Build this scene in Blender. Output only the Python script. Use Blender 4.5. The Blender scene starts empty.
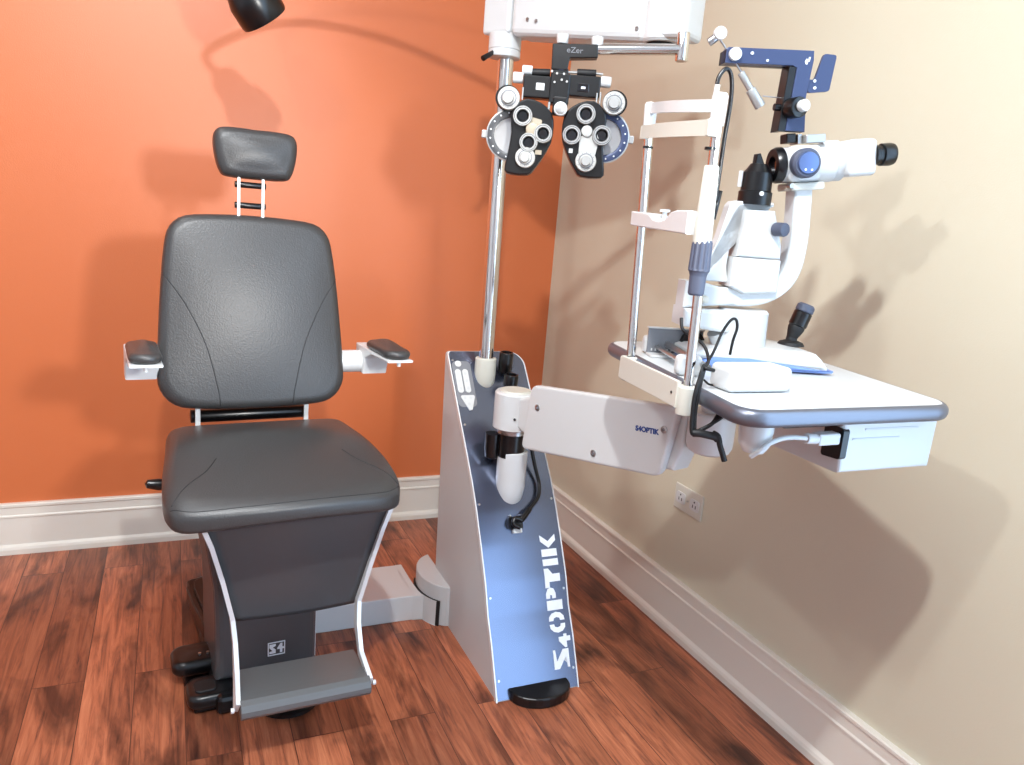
import bpy, bmesh, math, random
from mathutils import Vector, Matrix
random.seed(7)
SC = bpy.context.scene
COL = SC.collection
PI = math.pi

# ------------------------------------------------------------------ materials
def lin(c):
    return tuple(((v/255)/12.92 if v/255 <= .04045 else ((v/255+.055)/1.055)**2.4) for v in c)

def mat(name, rgb, rough=.5, metal=0., bump=0., bscale=200., coat=0., spec=.5, emit=None):
    m = bpy.data.materials.new(name); m.use_nodes = True
    n = m.node_tree.nodes; l = m.node_tree.links; b = n['Principled BSDF']
    b.inputs['Base Color'].default_value = (*lin(rgb), 1)
    b.inputs['Roughness'].default_value = rough
    b.inputs['Metallic'].default_value = metal
    b.inputs['Specular IOR Level'].default_value = spec
    b.inputs['Coat Weight'].default_value = coat
    if bump:
        t = n.new('ShaderNodeTexCoord'); no = n.new('ShaderNodeTexNoise'); bp = n.new('ShaderNodeBump')
        no.inputs['Scale'].default_value = bscale; no.inputs['Detail'].default_value = 4
        bp.inputs['Strength'].default_value = bump; bp.inputs['Distance'].default_value = .002
        l.new(t.outputs['Object'], no.inputs['Vector']); l.new(no.outputs['Fac'], bp.inputs['Height'])
        l.new(bp.outputs['Normal'], b.inputs['Normal'])
    return m

M = {}
M['beige'] = mat('beige_paint', (208, 203, 182), .5, bump=.15, bscale=350)
M['orange'] = mat('orange_paint', (205, 112, 66), .40, bump=.15, bscale=350)
M['trim'] = mat('white_trim', (226, 222, 212), .35)
M['pale'] = mat('pale_grey_paint', (222, 222, 220), .6)
M['ceil'] = mat('ceiling_paint', (205, 205, 203), .8)
M['white'] = mat('white_enamel', (206, 208, 208), .32, coat=.1)
M['cream'] = mat('cream_plastic', (204, 203, 192), .4)
M['lightgrey'] = mat('light_grey_enamel', (196, 199, 200), .4)
M['midgrey'] = mat('mid_grey_plastic', (120, 122, 128), .4)
M['vinyl'] = mat('black_vinyl', (55, 54, 54), .36, bump=.25, bscale=260, spec=.5)
M['seam'] = mat('seam_thread', (30, 30, 32), .6)
M['vinyl2'] = mat('grey_vinyl_panel', (70, 70, 72), .30, bump=.1, bscale=260)
M['black'] = mat('black_plastic', (12, 12, 14), .28)
M['blackmat'] = mat('black_rubber', (16, 16, 18), .6)
M['chrome'] = mat('chrome', (225, 222, 218), .12, 1.)
M['steel'] = mat('brushed_steel', (190, 190, 190), .3, 1.)
M['alum'] = mat('satin_aluminium', (180, 180, 178), .35, .6)
M['bluemet'] = mat('steel_blue_metal', (100, 118, 160), .38, .75)
M['panelblue'] = mat('console_panel_metal', (106, 114, 136), .24, .9)
M['navy'] = mat('navy_enamel', (56, 67, 100), .4, .2)
M['bluelip'] = mat('blue_plastic', (112, 140, 200), .35)
M['bluegrey'] = mat('blue_grey_rubber', (74, 80, 98), .5)
M['edge'] = mat('grey_edge_band', (112, 115, 126), .34, .7)
M['letter'] = mat('white_lettering', (225, 230, 236), .5)
M['ink'] = mat('blue_print', (30, 60, 130), .5)
M['wheel'] = mat('dark_grey_ring', (62, 64, 68), .4)
M['tan'] = mat('tan_plastic', (168, 156, 136), .45)
M['dial'] = mat('dial_white', (186, 186, 182), .45)
M['glass'] = mat('dark_lens', (14, 14, 18), .05, coat=1.)
M['footgrey'] = mat('grey_foot_plate', (94, 94, 94), .42)
M['frame'] = mat('silver_white_frame', (225, 226, 226), .35, .2)

def wood():
    m = bpy.data.materials.new('red_brown_plank_floor'); m.use_nodes = True
    n = m.node_tree.nodes; l = m.node_tree.links; b = n['Principled BSDF']
    tc = n.new('ShaderNodeTexCoord')
    mp = n.new('ShaderNodeMapping'); mp.inputs['Rotation'].default_value = (0, 0, PI/2)
    l.new(tc.outputs['Object'], mp.inputs['Vector'])
    br = n.new('ShaderNodeTexBrick')
    br.offset = .37; br.offset_frequency = 2
    br.inputs['Color1'].default_value = (0, 0, 0, 1); br.inputs['Color2'].default_value = (1, 1, 1, 1)
    br.inputs['Mortar'].default_value = (.5, .5, .5, 1)
    br.inputs['Scale'].default_value = 1.; br.inputs['Mortar Size'].default_value = .0012
    br.inputs['Brick Width'].default_value = 1.05; br.inputs['Row Height'].default_value = .118
    br.inputs['Bias'].default_value = 0.
    l.new(mp.outputs['Vector'], br.inputs['Vector'])
    # per-plank offset of the grain
    off = n.new('ShaderNodeVectorMath'); off.operation = 'MULTIPLY_ADD'
    off.inputs[1].default_value = (7.3, 5.1, 3.7)
    l.new(br.outputs['Color'], off.inputs[0]); l.new(tc.outputs['Object'], off.inputs[2])
    g = n.new('ShaderNodeMapping'); g.inputs['Scale'].default_value = (26, 1.6, 1)
    l.new(off.outputs[0], g.inputs['Vector'])
    gr = n.new('ShaderNodeTexNoise'); gr.inputs['Scale'].default_value = 2.2; gr.inputs['Detail'].default_value = 9
    gr.inputs['Roughness'].default_value = .68; gr.inputs['Distortion'].default_value = 1.1
    l.new(g.outputs['Vector'], gr.inputs['Vector'])
    k = n.new('ShaderNodeMapping'); k.inputs['Scale'].default_value = (7, 2.2, 1)
    l.new(off.outputs[0], k.inputs['Vector'])
    kn = n.new('ShaderNodeTexNoise'); kn.inputs['Scale'].default_value = 1.3; kn.inputs['Detail'].default_value = 5
    kn.inputs['Distortion'].default_value = .6
    l.new(k.outputs['Vector'], kn.inputs['Vector'])
    r1 = n.new('ShaderNodeValToRGB'); e = r1.color_ramp.elements
    e[0].position = .30; e[0].color = (*lin((98, 58, 46)), 1); e[1].position = .72; e[1].color = (*lin((200, 128, 92)), 1)
    x = e.new(.5); x.color = (*lin((168, 98, 68)), 1)
    l.new(gr.outputs['Fac'], r1.inputs['Fac'])
    r2 = n.new('ShaderNodeValToRGB'); e = r2.color_ramp.elements
    e[0].position = .32; e[0].color = (.20, .19, .22, 1); e[1].position = .52; e[1].color = (1, 1, 1, 1)
    l.new(kn.outputs['Fac'], r2.inputs['Fac'])
    r3 = n.new('ShaderNodeValToRGB'); e = r3.color_ramp.elements
    e[0].position = 0; e[0].color = (.58, .55, .55, 1); e[1].position = 1; e[1].color = (1.12, 1.1, 1.08, 1)
    x = e.new(.45); x.color = (.92, .9, .88, 1)
    l.new(br.outputs['Color'], r3.inputs['Fac'])
    def mul(a, c):
        q = n.new('ShaderNodeMix'); q.data_type = 'RGBA'; q.blend_type = 'MULTIPLY'; q.inputs[0].default_value = 1
        l.new(a, q.inputs[6]); l.new(c, q.inputs[7]); return q.outputs[2]
    c = mul(mul(r1.outputs[0], r2.outputs[0]), r3.outputs[0])
    q = n.new('ShaderNodeMix'); q.data_type = 'RGBA'; q.inputs[7].default_value = (*lin((84, 46, 34)), 1)
    l.new(br.outputs['Fac'], q.inputs[0]); l.new(c, q.inputs[6])
    l.new(q.outputs[2], b.inputs['Base Color'])
    b.inputs['Roughness'].default_value = .38
    bp = n.new('ShaderNodeBump'); bp.inputs['Strength'].default_value = .25; bp.inputs['Distance'].default_value = .002
    l.new(gr.outputs['Fac'], bp.inputs['Height']); l.new(bp.outputs['Normal'], b.inputs['Normal'])
    return m
M['wood'] = wood()

# ------------------------------------------------------------------ mesh helpers
class F:
    """a local frame: origin (x, y, z) and the heading of its x axis"""
    def __init__(s, o, e, z=0.):
        a = math.atan2(e[1], e[0])
        s.m = Matrix.Translation((o[0], o[1], z)) @ Matrix.Rotation(a, 4, 'Z')
        s.rot = a
ID = Matrix.Identity(4)

class MB:
    def __init__(s, fr=None):
        s.bm = bmesh.new(); s.fr = fr.m if isinstance(fr, F) else (fr or ID); s.mats = []; s.cur = 0
    def use(s, m):
        m = M[m]
        if m not in s.mats: s.mats.append(m)
        s.cur = s.mats.index(m); return s
    def _take(s, b, mx=None, smooth=False):
        for f in b.faces:
            f.material_index = s.cur; f.smooth = smooth
        mx = s.fr @ (mx or ID)
        bmesh.ops.transform(b, matrix=mx, verts=b.verts)
        t = bpy.data.meshes.new('t'); b.to_mesh(t); b.free(); s.bm.from_mesh(t); bpy.data.meshes.remove(t)
        return s
    def box(s, x0, x1, y0, y1, z0, z1, bev=0., seg=2, mx=None, smooth=False):
        b = bmesh.new(); bmesh.ops.create_cube(b, size=1)
        for v in b.verts:
            v.co = Vector(((x0+x1)/2+v.co.x*(x1-x0), (y0+y1)/2+v.co.y*(y1-y0), (z0+z1)/2+v.co.z*(z1-z0)))
        if bev: bmesh.ops.bevel(b, geom=b.edges[:], offset=bev, segments=seg, affect='EDGES', profile=.5)
        return s._take(b, mx, smooth)
    def cyl(s, p0, p1, r0, r1=None, n=24, bev=0., mx=None):
        r1 = r0 if r1 is None else r1
        p0 = Vector(p0); p1 = Vector(p1); d = p1-p0; L = d.length
        if bev:
            pr = [(0, 0), (r0-bev, 0), (r0-bev*.3, bev*.3), (r0, bev), (r1, L-bev), (r1-bev*.3, L-bev*.3), (r1-bev, L), (0, L)]
        else: pr = [(0, 0), (r0, 0), (r1, L), (0, L)]
        return s.lathe(pr, p0, d, n, mx)
    def lathe(s, pr, o=(0, 0, 0), d=(0, 0, 1), n=24, mx=None, smooth=True):
        """profile (r, h) turned about the axis through o along d"""
        b = bmesh.new(); rings = []
        for r, h in pr:
            if r < 1e-6: rings.append([b.verts.new((0, 0, h))])
            else: rings.append([b.verts.new((r*math.cos(2*PI*i/n), r*math.sin(2*PI*i/n), h)) for i in range(n)])
        for a, c in zip(rings, rings[1:]):
            for i in range(n):
                j = (i+1) % n
                q = [a[0]] if len(a) == 1 else [a[i], a[j]]
                q += [c[0]] if len(c) == 1 else [c[j], c[i]]
                if len(q) > 2:
                    try: b.faces.new(q)
                    except ValueError: pass
        bmesh.ops.recalc_face_normals(b, faces=b.faces[:])
        for f in b.faces: f.smooth = smooth
        ang = [e for e in b.edges if len(e.link_faces) == 2 and e.calc_face_angle(0) > .6]
        bmesh.ops.split_edges(b, edges=ang)
        q = Vector((0, 0, 1)).rotation_difference(Vector(d).normalized())
        m2 = Matrix.Translation(o) @ q.to_matrix().to_4x4()
        return s._take(b, (mx or ID) @ m2, smooth)
    def tube(s, pts, r, n=10, sub=6, mx=None, flat=1.):
        pts = [Vector(p) for p in pts]; P = []
        if len(pts) > 2 and sub > 1:
            for i in range(len(pts)-1):
                a = pts[max(i-1, 0)]; b_ = pts[i]; c = pts[i+1]; d = pts[min(i+2, len(pts)-1)]
                for k in range(sub):
                    t = k/sub
                    P.append(.5*((2*b_)+(c-a)*t+(2*a-5*b_+4*c-d)*t*t+(3*b_-a-3*c+d)*t**3))
            P.append(pts[-1])
        else: P = pts
        b = bmesh.new(); up = None; rings = []
        for i, p in enumerate(P):
            t = (P[min(i+1, len(P)-1)]-P[max(i-1, 0)]).normalized()
            if up is None: up = t.orthogonal().normalized()
            up = (up-t*up.dot(t)); up = up.normalized() if up.length > 1e-6 else t.orthogonal().normalized()
            w = t.cross(up)
            rr = r(i/(len(P)-1)) if callable(r) else r
            rings.append([b.verts.new(p+up*rr*math.cos(2*PI*k/n)+w*rr*flat*math.sin(2*PI*k/n)) for k in range(n)])
        for a, c in zip(rings, rings[1:]):
            for k in range(n): b.faces.new([a[k], a[(k+1) % n], c[(k+1) % n], c[k]])
        b.faces.new(rings[0][::-1]); b.faces.new(rings[-1])
        bmesh.ops.recalc_face_normals(b, faces=b.faces[:])
        return s._take(b, mx, True)
    def sweep(s, path, w, h, mx=None, axis='y', bev=0.):
        """rectangular bar: path points (x, z), width w across the path in its plane, depth y0..y1 = h"""
        L = []; R_ = []
        n = len(path)
        for i, p in enumerate(path):
            a = Vector(path[max(i-1, 0)]); c = Vector(path[min(i+1, n-1)]); t = (c-a).normalized()
            nn = Vector((-t.y, t.x)); ww = w(i/(n-1)) if callable(w) else w
            L.append(Vector(p)+nn*ww/2); R_.append(Vector(p)-nn*ww/2)
        return s.prism(L+R_[::-1], h[0], h[1], 'y', mx=mx, bev=bev)
    def prism(s, poly, a, c, axis='z', bev=0., mx=None, seg=2, smooth=False):
        """2D polygon extruded from a to c along axis. z: (x,y); y: (x,z); x: (y,z)"""
        def co(p, h):
            return (p[0], p[1], h) if axis == 'z' else ((p[0], h, p[1]) if axis == 'y' else (h, p[0], p[1]))
        b = bmesh.new()
        A = [b.verts.new(co(p, a)) for p in poly]; C = [b.verts.new(co(p, c)) for p in poly]
        n = len(poly); fa = b.faces.new(A); fc = b.faces.new(C[::-1])
        for i in range(n): b.faces.new([A[i], C[i], C[(i+1) % n], A[(i+1) % n]])
        bmesh.ops.recalc_face_normals(b, faces=b.faces[:])
        if bev:
            ed = list(set(list(fa.edges)+list(fc.edges)))
            bmesh.ops.bevel(b, geom=ed, offset=bev, segments=seg, affect='EDGES', profile=.5)
        return s._take(b, mx, smooth)
    def pad(s, poly, t, r, dome=0., mx=None, dish=None, seg=5, caps=5, both=False):
        """cushion: outline poly (CCW, x,y), thickness t along z (0..t), rounded edges r, domed top"""
        n = len(poly); P = [Vector(p) for p in poly]
        area = sum(P[i].x*P[(i+1) % n].y-P[(i+1) % n].x*P[i].y for i in range(n))
        if area < 0: P = P[::-1]
        c = sum(P, Vector((0, 0)))/n
        N = []
        for i in range(n):
            d = (P[(i+1) % n]-P[i-1]).normalized(); N.append(Vector((d.y, -d.x)))
        rows = []
        xs = [p.x for p in P]; ys = [p.y for p in P]
        mx_, my_ = (max(xs)+min(xs))/2, (max(ys)+min(ys))/2; ex_, ey_ = (max(xs)-min(xs))/2, (max(ys)-min(ys))/2
        def shr(p, ins): return Vector((mx_+(p.x-mx_)*(ex_-ins)/ex_, my_+(p.y-my_)*(ey_-ins)/ey_))
        def ring(ins, z): rows.append([(*shr(p, ins), z) for p in P])
        rb = min(r, t/2)
        hx, hy = ex_-r, ey_-r
        def capring(z0, sgn):
            base = [shr(p, r) for p in P]
            out = []
            for k in range(1, caps+1):
                f = 1-k/(caps+.35); row = []
                for p in base:
                    x = c.x+(p.x-c.x)*f; y = c.y+(p.y-c.y)*f
                    u = min(1, abs(x-mx_)/hx); v = min(1, abs(y-my_)/hy)
                    row.append((x, y, z0+sgn*dome*(1-u*u)*(1-v*v)*1.3))
                out.append(row)
            return out
        if both: rows += capring(0, -1)[::-1]
        else: rows += capring(0, 0)[::-1]
        for k in range(seg+1):
            a = PI/2*k/seg; ring(r*(1-math.sin(a)), rb*(1-math.cos(a)))
        for k in range(seg+1):
            a = PI/2*k/seg; ring(r*(1-math.cos(a)), t-rb+rb*math.sin(a))
        rows += capring(t, 1)
        b = bmesh.new(); V = []
        for row in rows:
            V.append([b.verts.new(dish(*q) if dish else q) for q in row])
        for A, C in zip(V, V[1:]):
            for i in range(n):
                try: b.faces.new([A[i], A[(i+1) % n], C[(i+1) % n], C[i]])
                except ValueError: pass
        b.faces.new(V[0][::-1]); b.faces.new(V[-1])
        bmesh.ops.remove_doubles(b, verts=b.verts, dist=1e-5)
        bmesh.ops.recalc_face_normals(b, faces=b.faces[:])
        return s._take(b, mx, True)
    def poly3(s, pts, mx=None):
        b = bmesh.new(); b.faces.new([b.verts.new(p) for p in pts]); return s._take(b, mx)
    def build(s, name, parent=None, **props):
        me = bpy.data.meshes.new(name)
        # origin at the centre of the bottom of the part
        lo = Vector([min(v.co[i] for v in s.bm.verts) for i in range(3)]); hi = Vector([max(v.co[i] for v in s.bm.verts) for i in range(3)])
        org = Vector(((lo.x+hi.x)/2, (lo.y+hi.y)/2, lo.z))
        inv = ID
        if parent is not None:
            inv = WM[parent.name].inverted()
        wm = Matrix.Translation(org)
        bmesh.ops.transform(s.bm, matrix=wm.inverted(), verts=s.bm.verts)
        s.bm.to_mesh(me); s.bm.free()
        for m in s.mats: me.materials.append(m)
        o = bpy.data.objects.new(name, me); COL.objects.link(o)
        if parent is not None:
            o.parent = parent
        o.matrix_basis = inv @ wm
        WM[o.name] = wm
        for k, v in props.items(): o[k] = v
        return o
WM = {}

def thing(name, loc, label, cat, rz=0., group=None):
    o = bpy.data.objects.new(name, None); COL.objects.link(o); o.empty_display_size = .1
    m = Matrix.Translation(loc) @ Matrix.Rotation(rz, 4, 'Z'); o.matrix_basis = m; WM[o.name] = m
    o['label'] = label; o['category'] = cat
    if group: o['group'] = group
    return o

def rrect(x0, x1, y0, y1, r, n=5):
    rs = r if isinstance(r, (list, tuple)) else (r,)*4   # corners: (x1,y1) (x0,y1) (x0,y0) (x1,y0)
    P = []
    for (cx, cy, a0), q in zip(((x1, y1, 0), (x0, y1, 90), (x0, y0, 180), (x1, y0, 270)), rs):
        ox = cx-q if cx == x1 else cx+q; oy = cy-q if cy == y1 else cy+q
        for k in range(n+1):
            a = math.radians(a0+90*k/n); P.append((ox+q*math.cos(a), oy+q*math.sin(a)))
    return P

def smooth_poly(pts, sub=4):
    P = [Vector(p) for p in pts]; n = len(P); out = []
    for i in range(n):
        a, b, c, d = P[i-1], P[i], P[(i+1) % n], P[(i+2) % n]
        for k in range(sub):
            t = k/sub
            out.append(tuple(.5*((2*b)+(c-a)*t+(2*a-5*b+4*c-d)*t*t+(3*b-a-3*c+d)*t**3)))
    return out

def text_mesh(body, size, bold=0., mx=ID, mbld=None, sx=1.):
    cu = bpy.data.curves.new('txt', 'FONT'); cu.body = body; cu.size = size; cu.extrude = .0004; cu.offset = bold
    cu.align_x = 'CENTER'; cu.align_y = 'CENTER'
    o = bpy.data.objects.new('txt', cu); COL.objects.link(o)
    dg = bpy.context.evaluated_depsgraph_get()
    me = bpy.data.meshes.new_from_object(o.evaluated_get(dg))
    b = bmesh.new(); b.from_mesh(me); bpy.data.objects.remove(o); bpy.data.curves.remove(cu)
    bmesh.ops.transform(b, matrix=Matrix.Diagonal((sx, 1, 1, 1)), verts=b.verts)
    return mbld._take(b, mx)

# ------------------------------------------------------------------ the room
RX0, RY0, H = -3.6, -4.6, 2.65
RYE = -2.30    # the beige wall ends here at a wide opening that lets the daylight in
mb = MB().use('wood'); mb.box(RX0, .0, RY0, .0, -.05, 0); o = mb.build('floor', kind='structure')
mb = MB().use('orange'); mb.box(RX0, .1, 0, .1, -.05, H); mb.build('wall_back', kind='structure')
mb = MB().use('beige'); mb.box(0, .1, RYE, 0, -.05, H); mb.build('wall_right', kind='structure')
mb = MB().use('pale'); mb.box(RX0-.1, RX0, RY0, .1, -.05, H); mb.build('wall_left', kind='structure')
mb = MB().use('pale'); mb.box(RX0-.1, .1, RY0-.1, RY0, -.05, H); mb.build('wall_front', kind='structure')
mb = MB().use('ceil'); mb.box(RX0, .1, RY0, .1, H, H+.05); mb.build('ceiling', kind='structure')
bp = [(0, 0), (-.024, 0), (-.024, .018), (-.021, .026), (-.015, .032), (-.0135, .034), (-.0135, .130), (-.017, .132), (-.017, .137), (-.0135, .141),
      (-.0135, .166), (-.018, .170), (-.018, .178), (-.015, .181), (0, .181)]
mb = MB().use('trim'); mb.prism(bp, RX0, -.0, 'x'); mb.build('baseboard_back', kind='structure')
mb = MB().use('trim'); mb.prism(bp, RYE, -.0, 'y'); mb.build('baseboard_right', kind='structure')

# ------------------------------------------------------------------ wall outlet
t = thing('wall_outlet', (0, -1.083, .445), 'pale duplex power outlet set sideways low on the beige wall', 'power outlet')
mb = MB().use('cream'); mb.box(-.006, 0, -1.152, -1.014, .404, .486, .003); mb.build('cover_plate', t)
for yc in (-1.118, -1.048):
    mb = MB().use('white'); mb.prism(rrect(yc-.022, yc+.022, .427, .463, .008), -.0085, -.004, 'x')
    mb.use('black'); mb.box(-.0092, -.008, yc-.009, yc-.006, .436, .446); mb.box(-.0092, -.008, yc+.005, yc+.008, .436, .446)
    mb.cyl((-.0092, yc, .455), (-.008, yc, .455), .003, n=12); mb.build('socket', t)
mb = MB().use('steel'); mb.cyl((-.0085, -1.083, .445), (-.005, -1.083, .445), .003, n=12); mb.build('screw', t)

# ------------------------------------------------------------------ examination chair
CF = F((-1.280, -.80), (math.cos(math.radians(5)), math.sin(math.radians(5))))
LGF = F((-1.280+.062, -.80-.004), (math.cos(math.radians(2.6)), math.sin(math.radians(2.6))), -.024)   # the legrest swings a touch to one side
chair = thing('examination_chair', (-1.280, -.80, 0), 'black vinyl padded examination chair with headrest, armrests and legrest on a black base', 'chair', CF.rot)
# base and pedestal
mb = MB(CF).use('black'); mb.box(-.12, .15, -.30, .26, .0, .05, .012)
mb.build('base_plate', chair)
mb = MB(CF).use('black')
mb.prism(smooth_poly([(-.135, .22), (-.10, .27), (-.02, .26), (-.02, -.10), (-.10, -.10)], 3), .05, .10, bev=.008)
mb.prism(smooth_poly([(-.118, .19), (-.09, .24), (-.04, .23), (-.04, -.08), (-.09, -.08)], 3), .095, .112, bev=.004)
mb.build('base_cover', chair)
mb = MB(CF).use('vinyl2')
prof = [(-.115, .05), (.140, .05), (.140, .20), (.143, .3), (.152, .42), (.165, .56), (-.15, .56), (-.135, .42), (-.118, .3), (-.115, .2)]
mb.prism(prof, -.235, .02, 'y', bev=.02, seg=3)
ped = mb.build('pedestal_cover', chair)
mb = MB(CF).use('frame'); mb.box(.140, .146, -.2, .0, .05, .36, .001); mb.build('edge_strip', ped, label='thin white edge strip')
mb = MB(CF).use('letter')
LX, LZ = .034, .118
for a in ((-.022, .022, .0165, .019), (-.022, .022, -.019, -.0165)): mb.box(LX+a[0], LX+a[1], -.2375, -.236, LZ+a[2], LZ+a[3])
for a in (-.022, .0195): mb.box(LX+a, LX+a+.0025, -.2375, -.236, LZ-.019, LZ+.019)
def zpoly(pts): mb.prism([(LX+x, LZ+z) for x, z in pts], -.2375, -.236, 'y')
zpoly([(-.018, .013), (-.002, .013), (-.002, .008), (-.010, .004), (-.002, -.003), (-.002, -.013), (-.018, -.013), (-.018, -.008), (-.010, -.006), (-.018, .004)])
zpoly([(.002, .0), (.010, .013), (.015, .013), (.015, .002), (.019, .002), (.019, -.003), (.015, -.003), (.015, -.013), (.009, -.013), (.009, -.003), (.002, -.003)])
mb.build('logo', ped, label='small white square S4 logo')
mb = MB(CF).use('vinyl2'); mb.box(-.15, .15, -.30, .0, .54, .60, .01); mb.build('seat_frame', chair)
mb = MB(CF).use('black'); mb.lathe([(0, 0), (.072, 0), (.080, .006), (.080, .016), (.072, .022), (0, .022)], (.050, -.30, 0), n=36)
mb.build('floor_foot', chair)
# foot controls on the left
mb = MB(CF).use('black')
mb.pad(rrect(-.208, -.06, -.160, -.055, .03), .045, .018, .004, mx=Matrix.Translation((0, 0, .030)))
mb.box(-.18, -.1, -.145, -.07, .0, .035, .005)
fp = mb.build('foot_switch', chair)
mb = MB(CF).use('steel')
for a in (-.165, -.145): mb.cyl((a+.025, -.13, .075), (a+.025, -.13, .082), .004, n=10)
mb.build('screw', fp)
mb = MB(CF).use('black')
mb.pad(rrect(-.184, -.06, -.285, -.180, .03), .040, .016, .002, mx=Matrix.Translation((0, 0, .012)))
mb.box(-.17, -.09, -.27, -.20, .0, .02, .005)
fp = mb.build('foot_switch', chair)
mb = MB(CF).use('blackmat'); mb.pad(rrect(-.166, -.114, -.265, -.212, .014), .007, .003, .0, mx=Matrix.Translation((0, 0, .050)))
mb.build('tread', fp)
# seat cushion
so = [(-.17, -.085), (-.208, -.095), (-.222, -.13), (-.236, -.28), (-.244, -.38), (-.238, -.445), (-.205, -.478), (-.10, -.492), (0, -.496), (.10, -.492), (.205, -.478),
      (.238, -.445), (.244, -.38), (.236, -.28), (.222, -.13), (.208, -.095), (.17, -.085), (0, -.083)]
def seatd(x, y, z):
    w = max(0, (-.22-y))/.276; k = (z-0.0)/.105; q = (abs(x)/.24)**2
    return (x*(1+.055*w)+.008, y-.012-.034*w*w, z - .004 - (.044*k+.016)*w*w - .016*q*w*w + .008*(1-k)*(1-q)*w)
mb = MB(CF).use('vinyl'); mb.pad(smooth_poly(so, 4), .105, .036, .012, mx=Matrix.Translation((0, 0, .600)), dish=seatd, seg=8, caps=12)
seat = mb.build('seat_cushion', chair)
def surf_tube(o, pts, off=.0002, r=.0011, mx=ID, axis=(0, 0, -1), start=.3, fr=CF, mat_='seam'):
    """thin stitched seam laid along a cushion: each point is dropped on to the part's surface"""
    from mathutils.bvhtree import BVHTree
    b = bmesh.new(); b.from_mesh(o.data); b.transform(WM[o.name]); tr = BVHTree.FromBMesh(b); b.free()
    P = []
    n = len(pts)
    pv = [Vector(p) for p in pts]; Q = []
    for i in range(n-1):
        a = pv[max(i-1, 0)]; b_ = pv[i]; c = pv[i+1]; d = pv[min(i+2, n-1)]
        for k in range(8):
            t = k/8; Q.append(.5*((2*b_)+(c-a)*t+(2*a-5*b_+4*c-d)*t*t+(3*b_-a-3*c+d)*t**3))
    Q.append(pv[-1])
    ax = (fr.m.to_3x3() @ Vector(axis)).normalized()
    for q in Q:
        w = fr.m @ q; h = tr.ray_cast(w-ax*start, ax)
        if h[0] is not None: P.append(h[0]-ax*off)
    m2 = MB().use(mat_); m2.tube(P, r, 6, 1); return m2
for sg in (-1, 1):
    surf_tube(seat, [(sg*.240+.008, -.485, .9), (sg*.205+.008, -.445, .9), (sg*.165+.008, -.41, .9), (sg*.14+.008, -.37, .9)]).build('seam', seat)
surf_tube(seat, [(-.238, -.488, .9), (-.195, -.514, .9), (-.10, -.526, .9), (0, -.530, .9), (.11, -.526, .9), (.212, -.514, .9), (.252, -.488, .9)], r=.0009).build('seam', seat)
# lever at the left of the seat
mb = MB(CF).use('black'); mb.tube([(-.17, -.19, .575), (-.225, -.19, .578), (-.245, -.19, .58)], .009); mb.lathe([(0, 0), (.012, .003), (.014, .02), (.01, .045), (0, .05)], (-.215, -.19, .577), (-1, 0, .15), 14)
mb.build('recline_lever', chair)
# backrest
TILT = math.radians(11)
BM = Matrix.Translation((0, -.115, .739)) @ Matrix.Rotation(PI/2-TILT, 4, 'X')   # local x right, y up the back, z towards the sitter
bo = [(-.13, .0), (-.19, .012), (-.222, .05), (-.2265, .10), (-.221, .20), (-.213, .31), (-.203, .40), (-.19, .445), (-.155, .472), (-.08, .480), (0, .482),
      (.08, .480), (.155, .472), (.19, .445), (.203, .40), (.213, .31), (.221, .20), (.2265, .10), (.222, .05), (.19, .012), (.13, .0), (0, -.004)]
mb = MB(CF).use('vinyl'); mb.pad(smooth_poly(bo, 3), .062, .024, .010, mx=BM @ Matrix.Translation((0, 0, -.04)), seg=6, caps=7)
back = mb.build('backrest', chair)
for sg in (-1, 1):
    P = [BM @ Vector((sg*a, b, .03)) for a, b in ((.212, .33), (.165, .26), (.12, .16), (.094, .05), (.088, .004))]
    surf_tube(back, P, axis=(0, math.cos(TILT), -math.sin(TILT)*0), start=.2).build('seam', back)
mb = MB(CF).use('black'); mb.box(-.17, .17, .03, .44, -.062, -.041, .008, mx=BM); mb.build('back_shell', chair)
# struts and roller between seat and back
for sg in (-1, 1):
    mb = MB(CF).use('frame'); mb.box(sg*.135-.006, sg*.135+.006, -.083, -.077, .62, .78, .001); mb.build('back_strut', chair)
mb = MB(CF).use('black'); mb.cyl((-.15, -.055, .705), (.142, -.055, .705), .017, bev=.003); mb.build('hinge_roller', chair)
mb = MB(CF).use('white'); mb.box(-.09, .03, -.012, -.008, .70, .745, .001); mb.build('label_plate', chair)
# headrest
HM = Matrix.Translation((.010, -.02, 1.302)) @ Matrix.Rotation(PI/2-math.radians(4), 4, 'X') @ Matrix.Scale(.96, 4)
ho = [(-.07, .001), (-.088, .012), (-.099, .045), (-.104, .085), (-.099, .110), (-.082, .121), (-.04, .1235), (0, .1225), (.04, .1235), (.082, .121), (.099, .110), (.104, .085), (.099, .045), (.088, .012), (.07, .001), (0, -.001)]
mb = MB(CF).use('vinyl'); mb.pad(smooth_poly(ho, 3), .062, .022, .006, mx=HM @ Matrix.Translation((0, 0, -.03)), seg=6, caps=6); mb.build('headrest', chair)
for x in (-.032, .026):
    mb = MB(CF).use('frame'); mb.box(x-.0035, x+.0035, -.035, -.028, 1.17, 1.33, .001); mb.build('headrest_bar', chair)
for z in (1.236, 1.286):
    mb = MB(CF).use('black'); mb.cyl((-.040, -.024, z), (.034, -.024, z), .0075, bev=.001); mb.build('headrest_roller', chair)
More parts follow.
